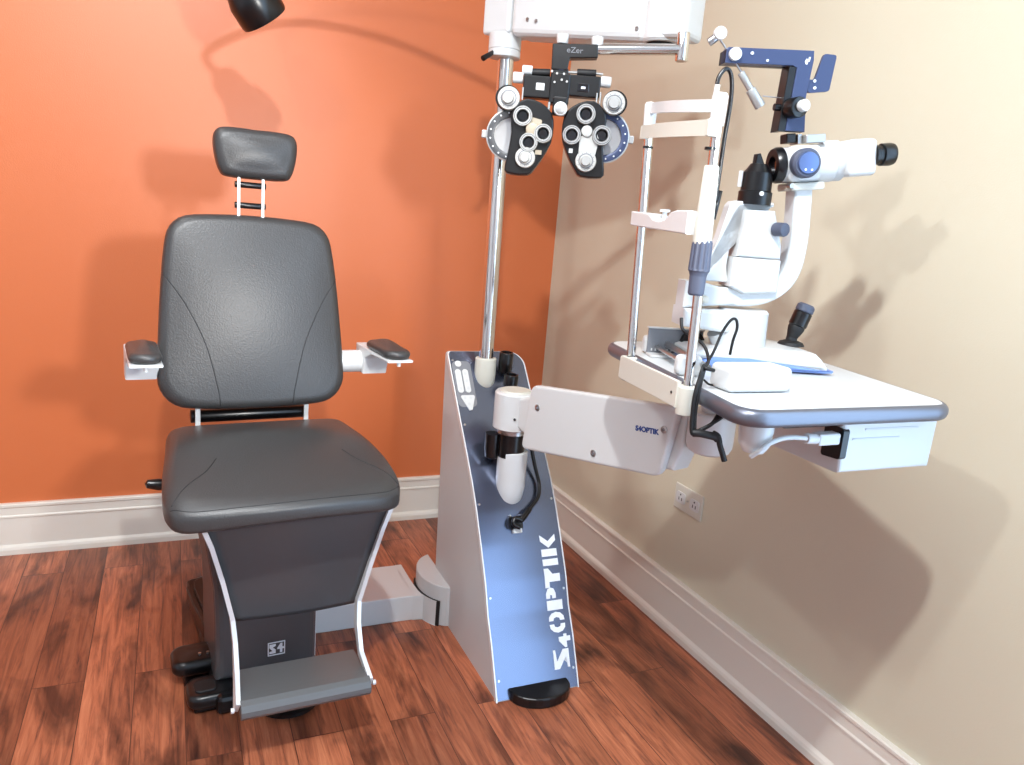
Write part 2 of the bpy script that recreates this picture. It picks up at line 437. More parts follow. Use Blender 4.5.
# armrests
for sg in (-1, 1):
    X = -.262 if sg < 0 else .312
    mb = MB(CF).use('white')
    mb.cyl((sg*.19, -.075, .845), (X-sg*.005, -.075, .845), .030, bev=.003)
    path = [(-.045, .82), (-.06, .845), (-.072, .868), (-.10, .883), (-.24, .884), (-.30, .884)]
    pl = [(-.105, .815), (-.045, .815), (-.042, .89), (-.30, .89), (-.30, .884), (-.17, .880), (-.12, .862)]
    mb.prism(pl, X-.034, X+.034, 'x', bev=.003)
    ar = mb.build('armrest', chair, label='white armrest bracket')
    mb = MB(CF).use('vinyl'); mb.pad(rrect(X-.034, X+.034, -.300, -.115, (.02, .02, .030, .030)), .024, .012, .010, mx=Matrix.Translation((0, 0, .889))); mb.build('armrest_pad', ar, label='black padded armrest top')
    mb = MB(CF).use('white'); mb.cyl((X, -.288, .873), (X, -.288, .885), .005, n=12); mb.build('stop_pin', ar)
# legrest
def lr(sg):
    return [Vector(q) for q in ((sg*.218, -.405, .600), (sg*.192, -.408, .53), (sg*.168, -.402, .44), (sg*.146, -.392, .340), (sg*.142, -.41, .285), (sg*.143, -.445, .225), (sg*.150, -.515, .190))]
for sg in (-1, 1):
    P = lr(sg); mb = MB(LGF).use('frame'); b = bmesh.new(); R_ = []
    for i, q in enumerate(P):
        tt = (P[min(i+1, 6)]-P[max(i-1, 0)]).normalized(); d = Vector((0, 1, 0)); d = (d-tt*d.dot(tt)).normalized(); w = tt.cross(d).normalized()
        R_.append([b.verts.new(q+w*a*.005+d*c*.014) for a, c in ((-1, -1), (1, -1), (1, 1), (-1, 1))])
    for a, c in zip(R_, R_[1:]):
        for k in range(4): b.faces.new([a[k], a[(k+1) % 4], c[(k+1) % 4], c[k]])
    b.faces.new(R_[0][::-1]); b.faces.new(R_[-1]); bmesh.ops.recalc_face_normals(b, faces=b.faces[:]); mb._take(b)
    mb.build('legrest_frame', chair)
mb = MB(LGF).use('vinyl2'); b = bmesh.new(); rows = []
NP = 22
for i in range(NP):
    f = i/(NP-1); z = .60-.275*f; hw = .214-.072*f**.95; y = -.412+.030*f**1.6
    row = []
    for j in range(13):
        u = -1+2*j/12; bul = .026*(1-u*u)
        row.append((u*(hw-.001), y-bul*(1-.6*f), z))
    rows.append(row)
F_ = [[b.verts.new(q) for q in r] for r in rows]; B_ = [[b.verts.new((q[0], q[1]+.022, q[2]+.003)) for q in r] for r in rows]
for i in range(NP-1):
    for j in range(12):
        b.faces.new([F_[i][j], F_[i][j+1], F_[i+1][j+1], F_[i+1][j]]); b.faces.new([B_[i][j], B_[i+1][j], B_[i+1][j+1], B_[i][j+1]])
for j in range(12):
    b.faces.new([F_[0][j], B_[0][j], B_[0][j+1], F_[0][j+1]]); b.faces.new([F_[-1][j], F_[-1][j+1], B_[-1][j+1], B_[-1][j]])
for i in range(NP-1):
    b.faces.new([F_[i][0], F_[i+1][0], B_[i+1][0], B_[i][0]]); b.faces.new([F_[i][-1], B_[i][-1], B_[i+1][-1], F_[i+1][-1]])
bmesh.ops.recalc_face_normals(b, faces=b.faces[:])
mb._take(b, smooth=True); mb.build('legrest_pad', chair)
mb = MB(LGF).use('footgrey')
fpz = [(-.37, .178), (-.37, .190), (-.49, .204), (-.515, .206), (-.528, .200), (-.536, .188), (-.536, .176), (-.528, .166), (-.515, .162), (-.50, .163)]
mb.prism(fpz, -.143, .146, 'x', bev=.001); fr_ = mb.build('footrest', chair)
for sg in (-1, 1):
    mb = MB(LGF).use('frame'); mb.cyl((sg*.155, -.512, .184), (sg*.162, -.512, .184), .006, n=12); mb.build('end_bolt', fr_)

# ------------------------------------------------------------------ instrument stand (console, pole, arms, table)
stand = thing('instrument_stand', (-.565, -.98, 0), 'tall ophthalmic instrument stand with blue lettered console, chrome pole and swing arms', 'instrument stand')
PR = [(-1.262, .0), (-1.245, .04), (-1.205, .13), (-1.166, .20), (-1.135, .28), (-1.088, .37), (-1.040, .455), (-.997, .520), (-.951, .578), (-.920, .617), (-.874, .672), (-.793, .774), (-.733, .849)]
X0, X1 = -.690, -.440
def surf(x, s, off=0.):
    """point on the console front at arc length s from the floor (the console leans a touch to the left)"""
    acc = 0; x -= .014*max(0, s)/1.02
    for a, c in zip(PR, PR[1:]):
        d = math.hypot(c[0]-a[0], c[1]-a[1])
        if acc+d >= s or c is PR[-1]:
            f = (s-acc)/d; ty, tz = (c[0]-a[0])/d, (c[1]-a[1])/d
            return Vector((x, a[0]+(c[0]-a[0])*f-tz*off, a[1]+(c[1]-a[1])*f+ty*off)), Vector((0, ty, tz)), Vector((0, -tz, ty))
        acc += d
def s_at_z(z):
    acc = 0
    for a, c in zip(PR, PR[1:]):
        d = math.hypot(c[0]-a[0], c[1]-a[1])
        if c[1] >= z: return acc+d*(z-a[1])/(c[1]-a[1])
        acc += d
    return acc
SM = s_at_z(.849)
def cutr(s):
    d = SM-s; r = .05; return 0 if d > r else r-math.sqrt(max(0, r*r-(r-d)**2))
def cutl(s):
    d = SM-s; r = .012; return 0 if d > r else r-math.sqrt(max(0, r*r-(r-d)**2))
NS = 96
levels = [SM*i/NS for i in range(NS-8)]+[SM-SM*8/NS*(1-k/24)**2 for k in range(25)]
mb = MB().use('lightgrey'); b = bmesh.new(); A = []; B = []
for q in levels:
    p0, p1 = surf(X0+.003+cutl(q), q, -.002)[0], surf(X1-.003-cutr(q), q, -.002)[0]
    A.append((b.verts.new(p0), b.verts.new(p1))); B.append((b.verts.new((p0.x, max(-.715, p0.y+.002), p0.z)), b.verts.new((p1.x, max(-.715, p1.y+.002), p1.z))))
for i in range(len(levels)-1):
    b.faces.new([A[i][0], A[i][1], A[i+1][1], A[i+1][0]]); b.faces.new([B[i][1], B[i][0], B[i+1][0], B[i+1][1]])
    b.faces.new([A[i][0], A[i+1][0], B[i+1][0], B[i][0]]); b.faces.new([A[i+1][1], A[i][1], B[i][1], B[i+1][1]])
b.faces.new([A[0][1], A[0][0], B[0][0], B[0][1]]); b.faces.new([A[-1][0], A[-1][1], B[-1][1], B[-1][0]])
bmesh.ops.recalc_face_normals(b, faces=b.faces[:]); mb._take(b)
body = mb.build('console_body', stand)
for sd in (0, 1):
    mb = MB().use('frame'); b = bmesh.new(); rings = []
    for q in levels:
        x = X0+cutl(q) if sd == 0 else X1-.0035-cutr(q)
        rings.append([b.verts.new(surf(x+dx, q, o_)[0]) for dx, o_ in ((0, -.012), (.0035, -.012), (.0035, .003), (0, .003))])
    for a, c in zip(rings, rings[1:]):
        for k in range(4): b.faces.new([a[k], a[(k+1) % 4], c[(k+1) % 4], c[k]])
    b.faces.new(rings[0][::-1]); b.faces.new(rings[-1]); bmesh.ops.recalc_face_normals(b, faces=b.faces[:]); mb._take(b)
    mb.build('edge_trim', body)
mb = MB().use('panelblue'); b = bmesh.new(); A = []
for q in levels:
    row = [b.verts.new(surf(x, max(q, .004), .002)[0]) for x in (X0+.0035+cutl(q), X0+.06, -.565, X1-.06, X1-.0035-cutr(q))]; A.append(row)
for a, c in zip(A, A[1:]):
    for j in range(4): b.faces.new([a[j], a[j+1], c[j+1], c[j]])
bmesh.ops.recalc_face_normals(b, faces=b.faces[:])
for f in b.faces:
    if f.normal.y > 0: f.normal_flip()
r_ = bmesh.ops.extrude_face_region(b, geom=b.faces[:]); vv = [v for v in r_['geom'] if isinstance(v, bmesh.types.BMVert)]
bmesh.ops.translate(b, verts=vv, vec=(0, .004, -.002)); bmesh.ops.recalc_face_normals(b, faces=b.faces[:])
bmesh.ops.split_edges(b, edges=[e for e in b.edges if len(e.link_faces) == 2 and e.calc_face_angle(0) > .5])
mb._take(b, smooth=True)
panel = mb.build('front_panel', stand, label='blue grey curved metal front panel')
# lettering S4OPTIK running up the right side of the panel
G = {
 'S': [[(.95, 1), (0, 1), (0, .66), (.60, .20), (.04, .14), (.04, 0), (.95, 0), (.95, .36), (.36, .80), (.95, .86)]],
 '4': [[(0, .05), (0, .18), (.40, .54), (.64, .54), (.64, .22), (.78, .22), (.78, .02), (.64, .02), (.64, -.20), (.36, -.20), (.36, .05)], ],
 'O': [[(0, .5), (.06, .22), (.22, .03), (.42, 0), (.42, .28), (.30, .32), (.25, .5), (.30, .68), (.42, .72), (.42, 1), (.22, .97), (.06, .78)],
       [(1.0, .5), (.94, .78), (.78, .97), (.58, 1), (.58, .72), (.70, .68), (.75, .5), (.70, .32), (.58, .28), (.58, 0), (.78, .03), (.94, .22)]],
 'P': [[(0, 0), (0, 1), (.38, 1), (.38, 0)], [(.46, 1), (.66, 1), (.84, .88), (.88, .68), (.84, .5), (.66, .38), (.46, .38), (.46, .62), (.58, .62), (.60, .74), (.46, .76)]],
 'T': [[(0, 1), (0, .72), (.30, .72), (.30, 0), (.70, 0), (.70, .72), (1, .72), (1, 1)]],
 'I': [[(0, 0), (0, 1), (.40, 1), (.40, 0)]],
 'K': [[(0, 0), (0, 1), (.38, 1), (.38, 0)], [(.44, .5), (.80, 1), (1.12, 1), (.78, .5), (1.12, 0), (.80, 0)]],
}
mb = MB().use('letter')
s0, s1 = s_at_z(.052), s_at_z(.382)
seq = [('S', 0, .140), ('4', .150, .248), ('O', .262, .415), ('P', .43, .60), ('T', .60, .745), ('I', .765, .815), ('K', .835, 1.0)]
XB, LH = -.461, .048
def glyph(pts, sa, sb, w):
    P = []
    m_ = len(pts)
    for i in range(m_):
        (u0, v0), (u1, v1) = pts[i], pts[(i+1) % m_]
        for k in range(3):
            u = u0+(u1-u0)*k/3; v = v0+(v1-v0)*k/3
            P.append((sa+(sb-sa)*u/w, v))
    b = bmesh.new()
    T = [b.verts.new(surf(XB-LH*v, s, .0034)[0]) for s, v in P]; L_ = [b.verts.new(surf(XB-LH*v, s, .001)[0]) for s, v in P]
    for i in range(len(P)): b.faces.new([T[i], T[(i+1) % len(P)], L_[(i+1) % len(P)], L_[i]])
    f = b.faces.new(T); bmesh.ops.triangulate(b, faces=[f]); bmesh.ops.recalc_face_normals(b, faces=b.faces[:])
    mb._take(b)
WID = {'S': .95, '4': .78, 'O': 1., 'P': .88, 'T': 1., 'I': .4, 'K': 1.12}
for ch, a, c in seq:
    for poly in G[ch]: glyph(poly, s0+(s1-s0)*a, s0+(s1-s0)*c, WID[ch])
mb.build('lettering', panel, label='white vertical lettering')
for x in (X0+.012, X1-.012):
    for z in (.05, .245, .47, .66, .825):
        if x > -.5 and z > .7: continue
        p, tg, nn = surf(x, s_at_z(z), .001); mb = MB().use('steel'); mb.cyl(p, p+nn*.003, .0035, n=12)
        mb.build('panel_screw', panel)
# keypad
def spatch(mb, cx, z, w, h, shear=0., t=.0035, shape=None):
    s = s_at_z(z); P = shape or rrect(-w/2, w/2, -h/2, h/2, min(w, h)/2-.0005, 4)
    p, tg, nn = surf(cx, s, .0018); b = bmesh.new()
    A_ = [b.verts.new(p+Vector((u+shear*v, 0, 0))+tg*v) for u, v in P]; B2 = [b.verts.new(v.co+nn*t) for v in A_]
    for i in range(len(P)): b.faces.new([A_[i], A_[(i+1) % len(P)], B2[(i+1) % len(P)], B2[i]])
    b.faces.new(B2); b.faces.new(A_[::-1]); bmesh.ops.recalc_face_normals(b, faces=b.faces[:]); mb._take(b)
mb = MB().use('midgrey'); spatch(mb, -.655, .768, .056, .135, t=.0006, shape=rrect(-.029, .031, -.082, .070, .015)); kp = mb.build('keypad', panel)
mb = MB().use('white'); spatch(mb, -.663, .815, .020, .020); mb.build('button', kp)
for cx in (-.669, -.646):
    mb = MB().use('white'); spatch(mb, cx, .770, .0180, .078); mb.use('lightgrey')
    for dz in (-.019, 0, .019): spatch(mb, cx, .770+dz, .008, .010, t=.0042)
    mb.build('button_strip', kp)
mb = MB().use('white'); spatch(mb, -.652, .718, 0, 0, shape=[(-.022, .014), (-.019, .019), (.019, .019), (.022, .014), (.008, -.028), (-.002, -.030)])
mb.use('lightgrey'); spatch(mb, -.662, .726, .008, .009, t=.0042); spatch(mb, -.644, .726, .008, .009, t=.0042); spatch(mb, -.652, .710, .008, .009, t=.0042)
mb.build('arrow_pad', kp)
# two black holders
for q in ((-.537, -.800, .800), (-.537, -.848, .742)):
    mb = MB().use('black')
    mb.lathe([(0, 0), (.019, 0), (.0215, .005), (.0215, .058), (.0195, .062), (.016, .062), (.015, .058), (.015, .012), (0, .012)], q, (0, -.10, 1), 28)
    mb.build('instrument_holder', stand)
# recess ring, white sheath and pole
PX, PY = -.595, -.785
mb = MB().use('cream')
mb.lathe([(0, .742), (.018, .742), (.026, .750), (.031, .768), (.0325, .79), (.0325, .838), (.030, .841), (.0235, .841), (.0235, .80), (0, .80)], (PX, PY, 0), n=36)
mb.build('pole_sheath', stand)
mb = MB().use('chrome'); mb.cyl((PX, PY, .79), (PX-.008, PY, 1.75), .0220, n=36); mb.build('pole', stand, label='polished chrome pole')
mb = MB().use('white'); mb.lathe([(0, 0), (.0435, 0), (.045, .002), (.045, .017), (.043, .019), (.045, .021), (.045, .060), (0, .060)], (PX-.014, PY, 1.692), n=36)
col = mb.build('pole_collar', stand)
mb = MB().use('black'); mb.cyl((PX-.046, PY-.01, 1.704), (PX-.088, PY-.03, 1.676), .006, .0075, n=14, bev=.001); mb.build('clamp_lever', col)
# upper arm
UF = F((PX, PY), (.285, -.6))
mb = MB(UF).use('white')
def taperbox(mb, s0, s1, t0, t1, zb0, zb1, zt0, zt1, bev, seg=3):
    b = bmesh.new(); bmesh.ops.create_cube(b, size=1)
    for v in b.verts:
        e = v.co.x > 0; zb = zb1 if e else zb0; zt = zt1 if e else zt0
        v.co = Vector((s1 if e else s0, t1 if v.co.y > 0 else t0, zt if v.co.z > 0 else zb))
    bmesh.ops.bevel(b, geom=b.edges[:], offset=bev, segments=seg, affect='EDGES', profile=.5)
    for f in b.faces: f.smooth = False
    return mb._take(b)
taperbox(mb, -.065, .035, -.048, .05, 1.751, 1.747, 1.90, 1.90, .010)
ua = mb.build('upper_arm', stand)
mb = MB(UF).use('white'); taperbox(mb, .036, .47, -.046, .048, 1.741, 1.692, 1.885, 1.84, .018); mb.build('arm_cover', ua)
for s_, z_ in ((.10, 1.775), (.13, 1.768), (.445, 1.722)):
    mb = MB(UF).use('steel'); mb.cyl((s_, -.0455, z_), (s_, -.049, z_), .005, n=14); mb.build('cover_screw', ua)
mb = MB(UF).use('white')
mb.lathe([(0, 0), (.045, 0), (.050, .006), (.050, .13), (0, .13)], (.487, .002, 1.694), n=40)
taperbox(mb, .487, .572, -.044, .046, 1.700, 1.694, 1.84, 1.84, .014)
mb.build('arm_end', ua)
mb = MB(UF).use('blackmat'); mb.lathe([(0, 0), (.03, 0), (.034, .004), (.034, .014), (0, .014)], (.485, .0, 1.687), n=30); mb.build('arm_bearing', ua)
# lower arm mount
CX, CY = -.588, -1.003
mb = MB().use('white')
mb.lathe([(0, .425), (.014, .430), (.025, .447), (.037, .475), (.0425, .51), (.0425, .614), (.040, .617), (0, .617)], (CX+.006, CY, 0), n=36)
mb.build('arm_socket', stand)
mb = MB().use('black'); mb.cyl((CX, CY, .60), (CX, CY, .672), .038, n=32); mb.lathe([(0, .0), (.012, .0), (.02, .006), (.0235, .03), (.0235, .075), (0, .075)], (CX-.045, CY+.03, .585), n=20)
mb.build('arm_spigot', stand)
mb = MB().use('steel'); mb.lathe([(0, 0), (.042, 0), (.045, .002), (.045, .016), (0, .016)], (CX, CY, .668), n=36); mb.build('bearing_ring', stand)
LF = F((CX, CY), (.281, -.96))
mb = MB().use('white')
mb.lathe([(0, 0), (.054, 0), (.0575, .003), (.0575, .101), (.053, .106), (0, .106)], (CX, CY, .683), n=48)
mb.use('cream'); mb.lathe([(0, 0), (.043, 0), (.044, .002), (.041, .007), (0, .008)], (CX, CY, .7865), n=40)
mb.use('black'); mb.cyl((CX-.020, CY-.050, .722), (CX-.0225, CY-.0560, .722), .0035, n=12)
piv = mb.build('arm_pivot', stand)
# lower arm: an inclined box with a cover plate on the side
def q3(mb, pts, t0, t1, bev=0., seg=3): return mb.prism(pts, t0, t1, 'y', bev=bev, seg=seg)
mb = MB(LF).use('white')
q3(mb, [(.045, .700), (.045, .780), (.125, .808), (.60, .878), (.60, .800), (.58, .740), (.125, .672)], -.028, .034, .008)
la = mb.build('lower_arm', stand, label='white swing arm carrying the table')
mb = MB(LF).use('white')
def roundpoly(pts, r, n=4):
    out = []; m_ = len(pts)
    for i in range(m_):
        a, p, c = Vector(pts[i-1]), Vector(pts[i]), Vector(pts[(i+1) % m_])
        d0 = (a-p).normalized(); d1 = (c-p).normalized()
        for k in range(n+1):
            f = k/n; out.append(tuple((p+d0*r)*(1-f)**2+2*f*(1-f)*p+(p+d1*r)*f*f))
    return out
q3(mb, roundpoly([(.094, .655), (.115, .836), (.592, .892), (.560, .722)], .022), -.050, -.026, .007, 3)
cvp = mb.build('cover_plate', la)
for s_, z_ in ((.148, .782), (.360, .720), (.560, .833)):
    mb = MB(LF).use('steel'); mb.cyl((s_, -.049, z_), (s_, -.0525, z_), .0085, n=18, bev=.0008)
    mb.use('midgrey'); mb.cyl((s_, -.0522, z_), (s_, -.0530, z_), .004, n=6)
    mb.build('cover_bolt', cvp)
mb = MB(LF).use('ink')
text_mesh('S4OPTIK', .0165, .0007, Matrix.Translation((.513, -.0505, .819)) @ Matrix.Rotation(math.radians(-6), 4, 'Y') @ Matrix.Rotation(PI/2, 4, 'X'), mb, 1.05)
mb.build('logo', cvp, label='small blue arm logo')
# far pivot and table column
s_f = .645
mb = MB(LF).use('white')
mb.lathe([(0, .798), (.034, .798), (.044, .804), (.049, .815), (.050, .83), (.050, .885), (.046, .890), (0, .890)], (s_f, .0, 0), n=40)
mb.use('black'); mb.cyl((s_f-.012, -.0475, .850), (s_f-.012, -.051, .850), .0035, n=12)
mb.build('arm_elbow', la)
mb = MB(LF).use('lightgrey'); mb.cyl((s_f, 0, .888), (s_f, 0, .985), .027, n=30); mb.build('table_column', la)
# cable at the arm socket
mb = MB().use('black')
mb.tube([(CX+.062, CY+.03, .665), (CX+.072, CY+.02, .62), (CX+.084, CY+.005, .56), (CX+.090, CY-.018, .515), (CX+.080, CY-.040, .485), (CX+.055, CY-.055, .465), (CX+.030, CY-.070, .448), (CX+.010, CY-.083, .432)], .0055)
mb.tube([(CX+.045, CY-.060, .458), (CX+.028, CY-.071, .446), (CX+.014, CY-.080, .437)], .0085)
mb.tube([(CX+.016, CY-.082, .434), (CX-.004, CY-.078, .442), (CX-.012, CY-.085, .428), (CX+.006, CY-.092, .418)], .0065)
o = mb.build('cable', None); o['label'] = 'black cable looping from the arm joint down to the console plug'; o['category'] = 'cable'
p, tg, nn = surf(CX+.004, s_at_z(.405), 0)
mb = MB().use('black'); spatch(mb, CX+.010, .418, 0, 0, t=.010, shape=rrect(-.020, .020, -.018, .018, .004))
mb.use('white'); spatch(mb, CX+.012, .398, 0, 0, t=.012, shape=rrect(-.014, .012, -.006, .006, .002))
mb.use('steel')
for dx in (-.016, .018): spatch(mb, CX+.010+dx, .436, .005, .005, t=.012)
mb.build('cable_socket', stand)
# black half-round toe at the console foot
mb = MB().use('black')
toe = [(-.650, -1.20), (-.475, -1.20), (-.475, -1.262)]+[(-.5625-.0+.0875*math.cos(a), -1.262-.062*math.sin(a)) for a in [PI*k/14 for k in range(15)]][1:]+[(-.650, -1.262)]
mb.prism(toe, .0, .030, bev=.005, seg=3); mb.build('toe_foot', stand)
# collar and link beam towards the chair
mb = MB().use('lightgrey')
fan = [(-.684, -.862)]+[(min(-.684, -.662+.092*math.cos(a)), -.742+.128*math.sin(a)) for a in [math.radians(d) for d in range(248, 99, -8)]]
mb.prism(fan, 0, .132, bev=.003); mb.build('beam_collar', stand)
mb = MB().use('white')
mb.box(-1.13, -.78, -.795, -.575, .0, .083, .003)
mb.prism([(-.785, -.7955), (-.716, -.803)]+[(-.662+.099*math.cos(a), -.742+.136*math.sin(a)) for a in [math.radians(d) for d in range(230, 183, -6)]]+[(-.763, -.700), (-.763, -.575), (-.785, -.575)], .0, .083, bev=.001)
bm_ = mb.build('link_beam', stand, label='white floor beam towards the chair')
mb = MB().use('blackmat')
def garc(r1, r2): return [(-.662+r1*math.cos(a), -.742+r2*math.sin(a)) for a in [math.radians(d) for d in range(236, 150, -7)]]
mb.prism(garc(.0985, .1350)+garc(.0925, .1285)[::-1], .0, .0835); mb.build('joint_gap', stand, label='thin black joint line')

# table top (part of the stand)
TZ = 1.02
A_, B_c, C_, D_ = (-.612, -1.500), (-.722, -2.068), (-.300, -2.074), (-.190, -1.512)
def tab(r, ins=0.):
    return roundpoly([A_, B_c, C_, D_], r, 8)
mb = MB().use('white'); mb.prism(roundpoly([A_, B_c, C_, D_], .045, 8), TZ-.024, TZ, bev=.001)
tb = mb.build('table_top', stand, label='white table top with grey edge')
# rounded edge band
mb = MB().use('edge'); P = roundpoly([A_, B_c, C_, D_], .045, 8); n = len(P); b = bmesh.new(); rings = []
for i in range(n):
    d = (Vector(P[(i+1) % n])-Vector(P[i-1])).normalized(); nn_ = Vector((-d.y, d.x))*-1
    if (Vector(P[i])-Vector((-.46, -1.79))).dot(nn_) < 0: nn_ = -nn_
    ring = []
    for a in range(-90, 91, 20):
        aa = math.radians(a); ring.append(b.verts.new((P[i][0]+nn_.x*.011*math.cos(aa), P[i][1]+nn_.y*.011*math.cos(aa), TZ-.0135+.0135*math.sin(aa))))
    rings.append(ring)
for i in range(n):
    a, c = rings[i], rings[(i+1) % n]
    for k in range(len(a)-1): b.faces.new([a[k], a[k+1], c[k+1], c[k]])
bmesh.ops.recalc_face_normals(b, faces=b.faces[:]); mb._take(b, smooth=True); mb.build('edge_band', tb, label='rounded grey edge band')
mb = MB().use('lightgrey'); mb.prism(roundpoly([(-.60, -1.53), (-.70, -2.04), (-.32, -2.05), (-.22, -1.54)], .04, 5), TZ-.032, TZ-.024); mb.build('under_plate', tb)
mb = MB().use('white'); mb.lathe([(0, 0), (.016, 0), (.018, .003), (.0235, .012), (.026, .035), (.026, .055), (0, .055)], (-.655, -2.020, TZ-.079), n=28); mb.build('cable_boss', tb)
mb = MB().use('black'); mb.box(-.60, -.50, -2.02, -1.98, TZ-.046, TZ-.031, .003); mb.build('rail', tb)

# power supply under the table
ps = thing('power_supply_box', (-.386, -1.98, .905), 'white power supply box fixed under the right end of the table', 'power supply')
PF = F((-.386, -1.985), (1, -.012))
mb = MB(PF).use('white'); mb.prism([(-.108, TZ-.0325), (.107, TZ-.0325), (.104, .901), (-.103, .901)], -.055, .10, 'y', bev=.006, seg=3); psb = mb.build('housing', ps)
mb = MB(PF).use('black'); mb.prism(roundpoly([(-.058, .925), (-.058, .975), (-.018, .980), (-.018, .922)], .006), -.1085, -.096, 'x'); mb.build('power_inlet', ps)
mb = MB(PF).use('lightgrey'); mb.box(-.06, .06, -.0560, -.0545, .972, .975); mb.box(-.085, .02, -.0560, -.0545, .957, .959); mb.build('label_lines', ps)
mb = MB().use('lightgrey')
mb.tube([(-.672, -2.035, .938), (-.668, -2.047, .951), (-.655, -2.05, .962), (-.628, -2.048, .9685), (-.60, -2.045, .968), (-.562, -2.038, .962)], .0038)
mb.use('white'); mb.cyl((-.572, -2.038, .963), (-.545, -2.034, .960), .0085, n=14, bev=.002); mb.box(-.545, -.5, -2.042, -2.022, .950, .969, .003)
mb.build('power_cord', ps, label='short pale grey cord')

# small white box on the table corner
wf = F((-.630, -1.975), (1, -.03))
mb = MB(wf).use('white'); mb.box(-.046, .076, -.0, .058, TZ+.0005, TZ+.041, .009, 4)
bx = mb.build('accessory_box', None)
bx['label'] = 'small plain white box on the front left corner of the table'; bx['category'] = 'box'

# ------------------------------------------------------------------ phoropter
PH = F((-.632, -1.20), (.9, -.436))
ph = thing('phoropter', (-.632, -1.20, 1.36), 'black phoropter with white dials hanging from the chrome rod', 'phoropter', PH.rot)
mb = MB(PH).use('chrome'); mb.cyl((.075, 0, 1.653), (.272, 0, 1.667), .0125, n=24); mb.build('hanger_rod', ph)
mb = MB(PH).use('chrome'); mb.cyl((.272, 0, 1.641), (.270, 0, 1.703), .0145, n=28, bev=.002); mb.build('hanger_post', ph)
mb = MB(PH).use('black')
mb.prism(roundpoly([(-.026, 1.656), (.078, 1.661), (.080, 1.632), (.016, 1.627), (.013, 1.60), (-.024, 1.60)], .003, 2), -.016, .016, 'y', bev=.002)
br_ = mb.build('bracket', ph)
mb = MB(PH).use('midgrey'); text_mesh('eZer', .017, .0, Matrix.Translation((.026, -.0162, 1.644)) @ Matrix.Rotation(PI/2, 4, 'X'), mb, 1.1); mb.build('lettering', br_)
for s_ in (-.004, .076):
    mb = MB(PH).use('white'); mb.cyl((s_, 0, 1.659), (s_, 0, 1.680), .013, .014, n=10, bev=.002); mb.build('clamp_knob', br_)
mb = MB(PH).use('black'); mb.box(-.020, .016, -.014, .014, 1.53, 1.605, .003); mb.use('navy'); mb.box(-.006, .004, -.0155, -.0135, 1.600, 1.618); mb.build('stem', ph)
mb = MB(PH).use('black')
mb.box(-.086, -.016, -.018, .018, 1.535, 1.584, .003); mb.box(.014, .092, -.018, .018, 1.545, 1.592, .003); mb.box(-.024, .022, -.024, .015, 1.525, 1.592, .003)
mb.box(-.014, .020, -.030, .0, 1.500, 1.54, .004)
bar = mb.build('crossbar', ph)
mb = MB(PH).use('white'); mb.box(-.056, -.036, -.0195, -.017, 1.552, 1.568, .001); mb.build('display_window', bar)
mb = MB(PH).use('glass'); mb.box(.040, .066, -.0195, -.017, 1.556, 1.574, .001); mb.use('letter'); mb.box(.048, .058, -.020, -.0192, 1.562, 1.567); mb.build('display_window', bar)
mb = MB(PH).use('blackmat'); mb.cyl((-.068, -.004, 1.592), (-.026, -.004, 1.594), .0085, n=18, bev=.001); mb.build('upper_roller', bar)
mb = MB(PH).use('blackmat'); mb.cyl((.036, -.004, 1.599), (.080, -.004, 1.600), .0085, n=18, bev=.001); mb.build('upper_roller', bar)
mb = MB(PH).use('alum')
mb.cyl((.014, -.006, 1.598), (.038, -.006, 1.599), .003, n=10); mb.build('track_pin', bar); mb = MB(PH).use('alum'); mb.cyl((.08, -.006, 1.600), (.096, -.006, 1.599), .003, n=10)
mb.build('track_pin', bar)
for x, z in ((-.010, 1.59), (.006, 1.590), (.002, 1.577), (-.014, 1.571), (.014, 1.574), (-.022, 1.594)):
    mb = MB(PH).use('alum'); mb.cyl((x, -.0235, z), (x, -.028, z), .0026, n=12); mb.build('adjust_screw', bar)
for x, z0_, z1_, r in ((-.022, 1.527, 1.505, .003), (-.085, 1.555, 1.528, .0018), (.086, 1.555, 1.532, .0018), (.094, 1.557, 1.53, .0018)):
    mb = MB(PH).use('alum'); mb.cyl((x, -.022, z0_), (x, -.022, z1_), r, n=10); mb.build('side_lever', bar)
for (x, z, r, L_) in ((-.100, 1.578, .0125, 1), (-.080, 1.596, .0105, 1), (.103, 1.583, .0125, -1)):
    mb = MB(PH).use('white'); mb.cyl((x-.011, -.004, z), (x+.013, -.004, z), r, n=16, bev=.002); mb.build('side_knob', ph)
mb = MB(PH).use('white'); mb.cyl((.005, -.030, 1.512), (.005, -.046, 1.512), .0155, n=26, bev=.002); mb.use('alum'); mb.cyl((.004, -.046, 1.512), (.004, -.050, 1.512), .011, n=24, bev=.001); mb.build('level_knob', ph)
